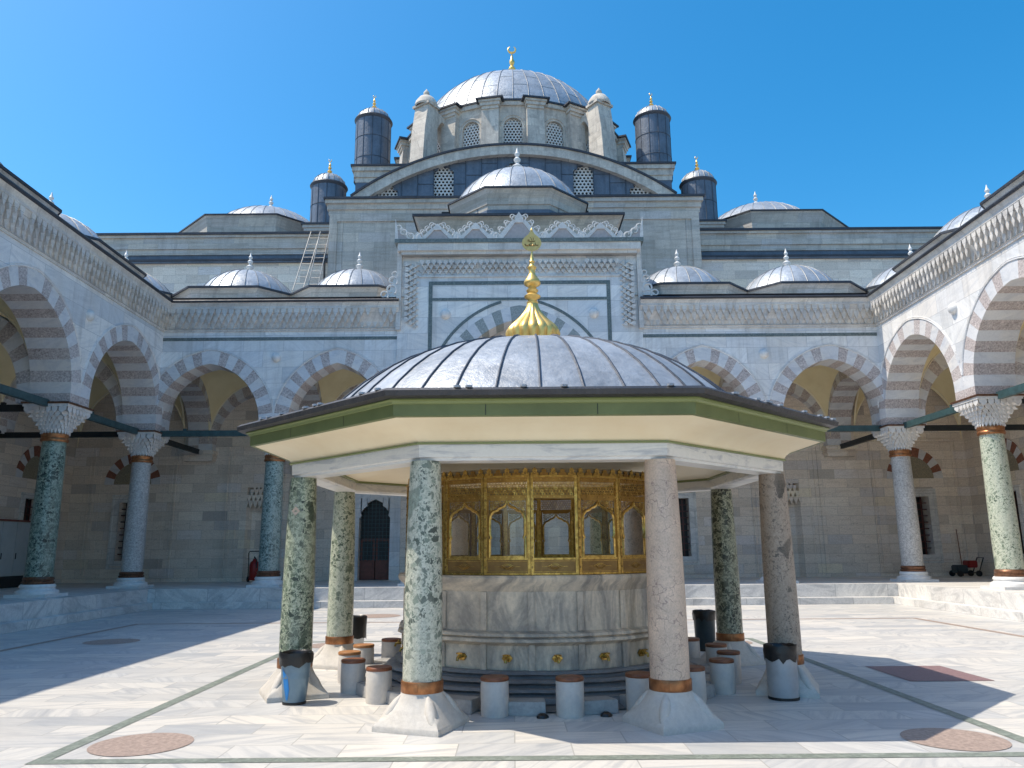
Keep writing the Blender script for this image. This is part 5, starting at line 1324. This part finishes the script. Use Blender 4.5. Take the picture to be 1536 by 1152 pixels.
# side domes over the wings
for sg in (-1, 1):
    roof_drum(mosque, lambda s, d, z: (s, d, z), MX+sg*13.3, 39.6, 4.35, 4.1, 2.7, 16.0, 17.75, 3.45, 2.1, 32, 1.05, .22, name='wing_drum')
mb = MB(); mb.tube([(-7.72, 30.5, 14.2), (-7.72, 30.3, 13.6), (-7.66, 30.2, 12.6), (-7.7, 30.2, 11.5)], .05, 6); mb.build('drainpipe', 'black', mosque, 50)

# ------------------------------------------------------------------ small things
def ladder(x0, y0, z0, x1, y1, z1, lab):
    t = thing('ladder', lab, 'ladder', (x0, y0, z0), 'ladders on the roof')
    w_ = .2; mb = MB()
    for s in (-w_, w_): mb.tube([(x0+s, y0, z0), (x1+s, y1, z1)], .02, 6)
    mb.build('rails', 'alu', t, 50); mb = MB()
    n = 9
    for k in range(1, n):
        u = k/n; mb.tube([(x0-w_+(x1-x0)*u, y0+(y1-y0)*u, z0+(z1-z0)*u), (x0+w_+(x1-x0)*u, y0+(y1-y0)*u, z0+(z1-z0)*u)], .012, 5)
    mb.build('rungs', 'alu', t, 50)
ladder(-8.55, 29.6, 11.9, -8.15, 30.4, 14.75, 'left one of two metal ladders leaning on the stone wall above the arcade roof')
ladder(-8.0, 29.7, 11.9, -7.72, 30.2, 14.65, 'right one of two metal ladders leaning on the stone wall, next to the black pipe')
for x, lb in ((-2.62, 'black floodlight on the left end of the raised portal roof'), (2.98, 'black floodlight on the right end of the raised portal roof')):
    y, z = 28.2, 13.45
    x *= .95; t = thing('floodlight', lb, 'floodlight', (x, y, z), 'floodlights on the portal roof')
    mb = MB(); mb.tube([(x, y, z), (x, y, z+.75)], .03, 6); mb.build('pole', 'alu', t, 50)
    mb = MB(); mb.box(x-.2, x+.2, y-.06, y+.12, z+.75, z+1.12); mb.box(x-.16, x+.16, y-.08, y-.06, z+.79, z+1.08); mb.build('lamp_head', 'black', t, 0, bev=.02)
# wheeled extinguisher
ex, ey = -9.75, 30.0
t = thing('fire_extinguisher', 'red wheeled fire extinguisher with hoop handle standing before the left wall niche', 'fire extinguisher', (ex, ey, FZ))
mb = MB(); mb.lathe([(.0, .06), (.15, .06), (.18, .1), (.18, .62), (.15, .72), (.07, .78), (.06, .84), (0, .85)], 20, (ex, ey, FZ)); mb.build('cylinder', 'red', t, 50)
mb = MB(); mb.tube([(ex-.2, ey-.05, FZ+.1), (ex-.21, ey-.02, FZ+.7), (ex-.24, ey, FZ+1.05), (ex-.2, ey, FZ+1.12), (ex+.2, ey, FZ+1.12), (ex+.24, ey, FZ+1.05), (ex+.21, ey-.02, FZ+.7), (ex+.2, ey-.05, FZ+.1)], .02, 6); mb.build('handle', 'black', t, 50)
mb = MB(); mb.tube([(ex, ey, FZ+.84), (ex, ey-.05, FZ+.92), (ex+.12, ey-.12, FZ+.8), (ex+.15, ey-.2, FZ+.5)], .02, 6); mb.build('hose', 'black', t, 50)
for sg in (-1, 1):
    mb = MB(lambda a, b, c: (ex+sg*.21+c, ey+a, FZ+.1+b)); mb.lathe([(0, -.03), (.1, -.03), (.1, .03), (0, .03)], 16); mb.build('wheel', 'black', t, 40)
# trolley on the right
tx, ty = 17.0, 29.9
t = thing('trolley', 'red and black hand trolley parked in the shaded right corner of the arcade', 'trolley', (tx, ty, FZ))
mb = MB(); mb.box(tx-.05, tx+.28, ty-.22, ty+.22, FZ+.32, FZ+.58); mb.build('red_box', 'red', t, 0, bev=.03)
mb = MB(); mb.box(tx-.50, tx-.10, ty-.22, ty+.22, FZ+.12, FZ+.42); mb.build('dark_box', 'bindark', t, 0, bev=.03)
mb = MB(); mb.tube([(tx-.5, ty-.2, FZ+.12), (tx+.3, ty-.2, FZ+.14), (tx+.52, ty-.2, FZ+.68), (tx+.52, ty+.2, FZ+.68), (tx+.3, ty+.2, FZ+.14)], .022, 6); mb.build('handle', 'black', t, 50)
for dx_ in (-.45, .25):
    for sg in (-1, 1):
        mb = MB(lambda a, b, c, dx_=dx_, sg=sg: (tx+dx_+a, ty+sg*.27+c, FZ+.11+b)); mb.lathe([(0, -.025), (.11, -.025), (.11, .025), (0, .025)], 16); mb.build('wheel', 'black', t, 40)
mb = MB(); mb.tube([(tx+.1, ty+.5, FZ+.0), (tx+.1, ty+.62, FZ+1.75)], .016, 6); o = mb.build('broom_handle', 'wood', None, 50, loc=(tx+.1, ty+.5, FZ)); tag(o, 'thin wooden pole leaning on the wall behind the red trolley', 'pole')
# white cabinet in the left arcade
qx = CX-17.35
t = thing('cabinet', 'long white metal cabinet with closed doors on a dark plinth against the left arcade wall', 'cabinet', (qx, 24, FZ))
y0, y1 = 21.0, 27.0
mb = MB(); mb.box(qx-.1, qx+.55, y0, y1, FZ+.38, 2.72); cb_ = mb.build('body', 'cab', t, 0, bev=.01)
mb = MB(); mb.box(qx-.1, qx+.5, y0, y1, FZ, FZ+.38); mb.build('plinth', 'black', t, 0)
mb = MB(); mb.box(qx-.1, qx+.6, y0-.03, y1+.03, 2.722, 2.78); mb.build('top', 'doorwood', t, 0)
for k in range(8):
    mb = MB(); a = y0+(y1-y0)*k/8; mb.box(qx+.552, qx+.57, a+.015, a+(y1-y0)/8-.015, FZ+.42, 2.69); d = mb.build('door', 'cab', t, 0)
    mb = MB(); mb.box(qx+.571, qx+.585, a+.06, a+.1, 1.5, 1.7); mb.build('handle', 'black', d, 0)
mb = MB(); mb.tube([(CX-17.5, 25.0, FZ), (CX-17.5, 25.0, 5.2), (CX-17.0, 25.1, 5.6)], .06, 8); o = mb.build('drainpipe', 'iron_dk', None, 50, loc=(CX-17.5, 25.0, FZ)); tag(o, 'dark vertical pipe on the left arcade wall above the white cabinet', 'pipe')
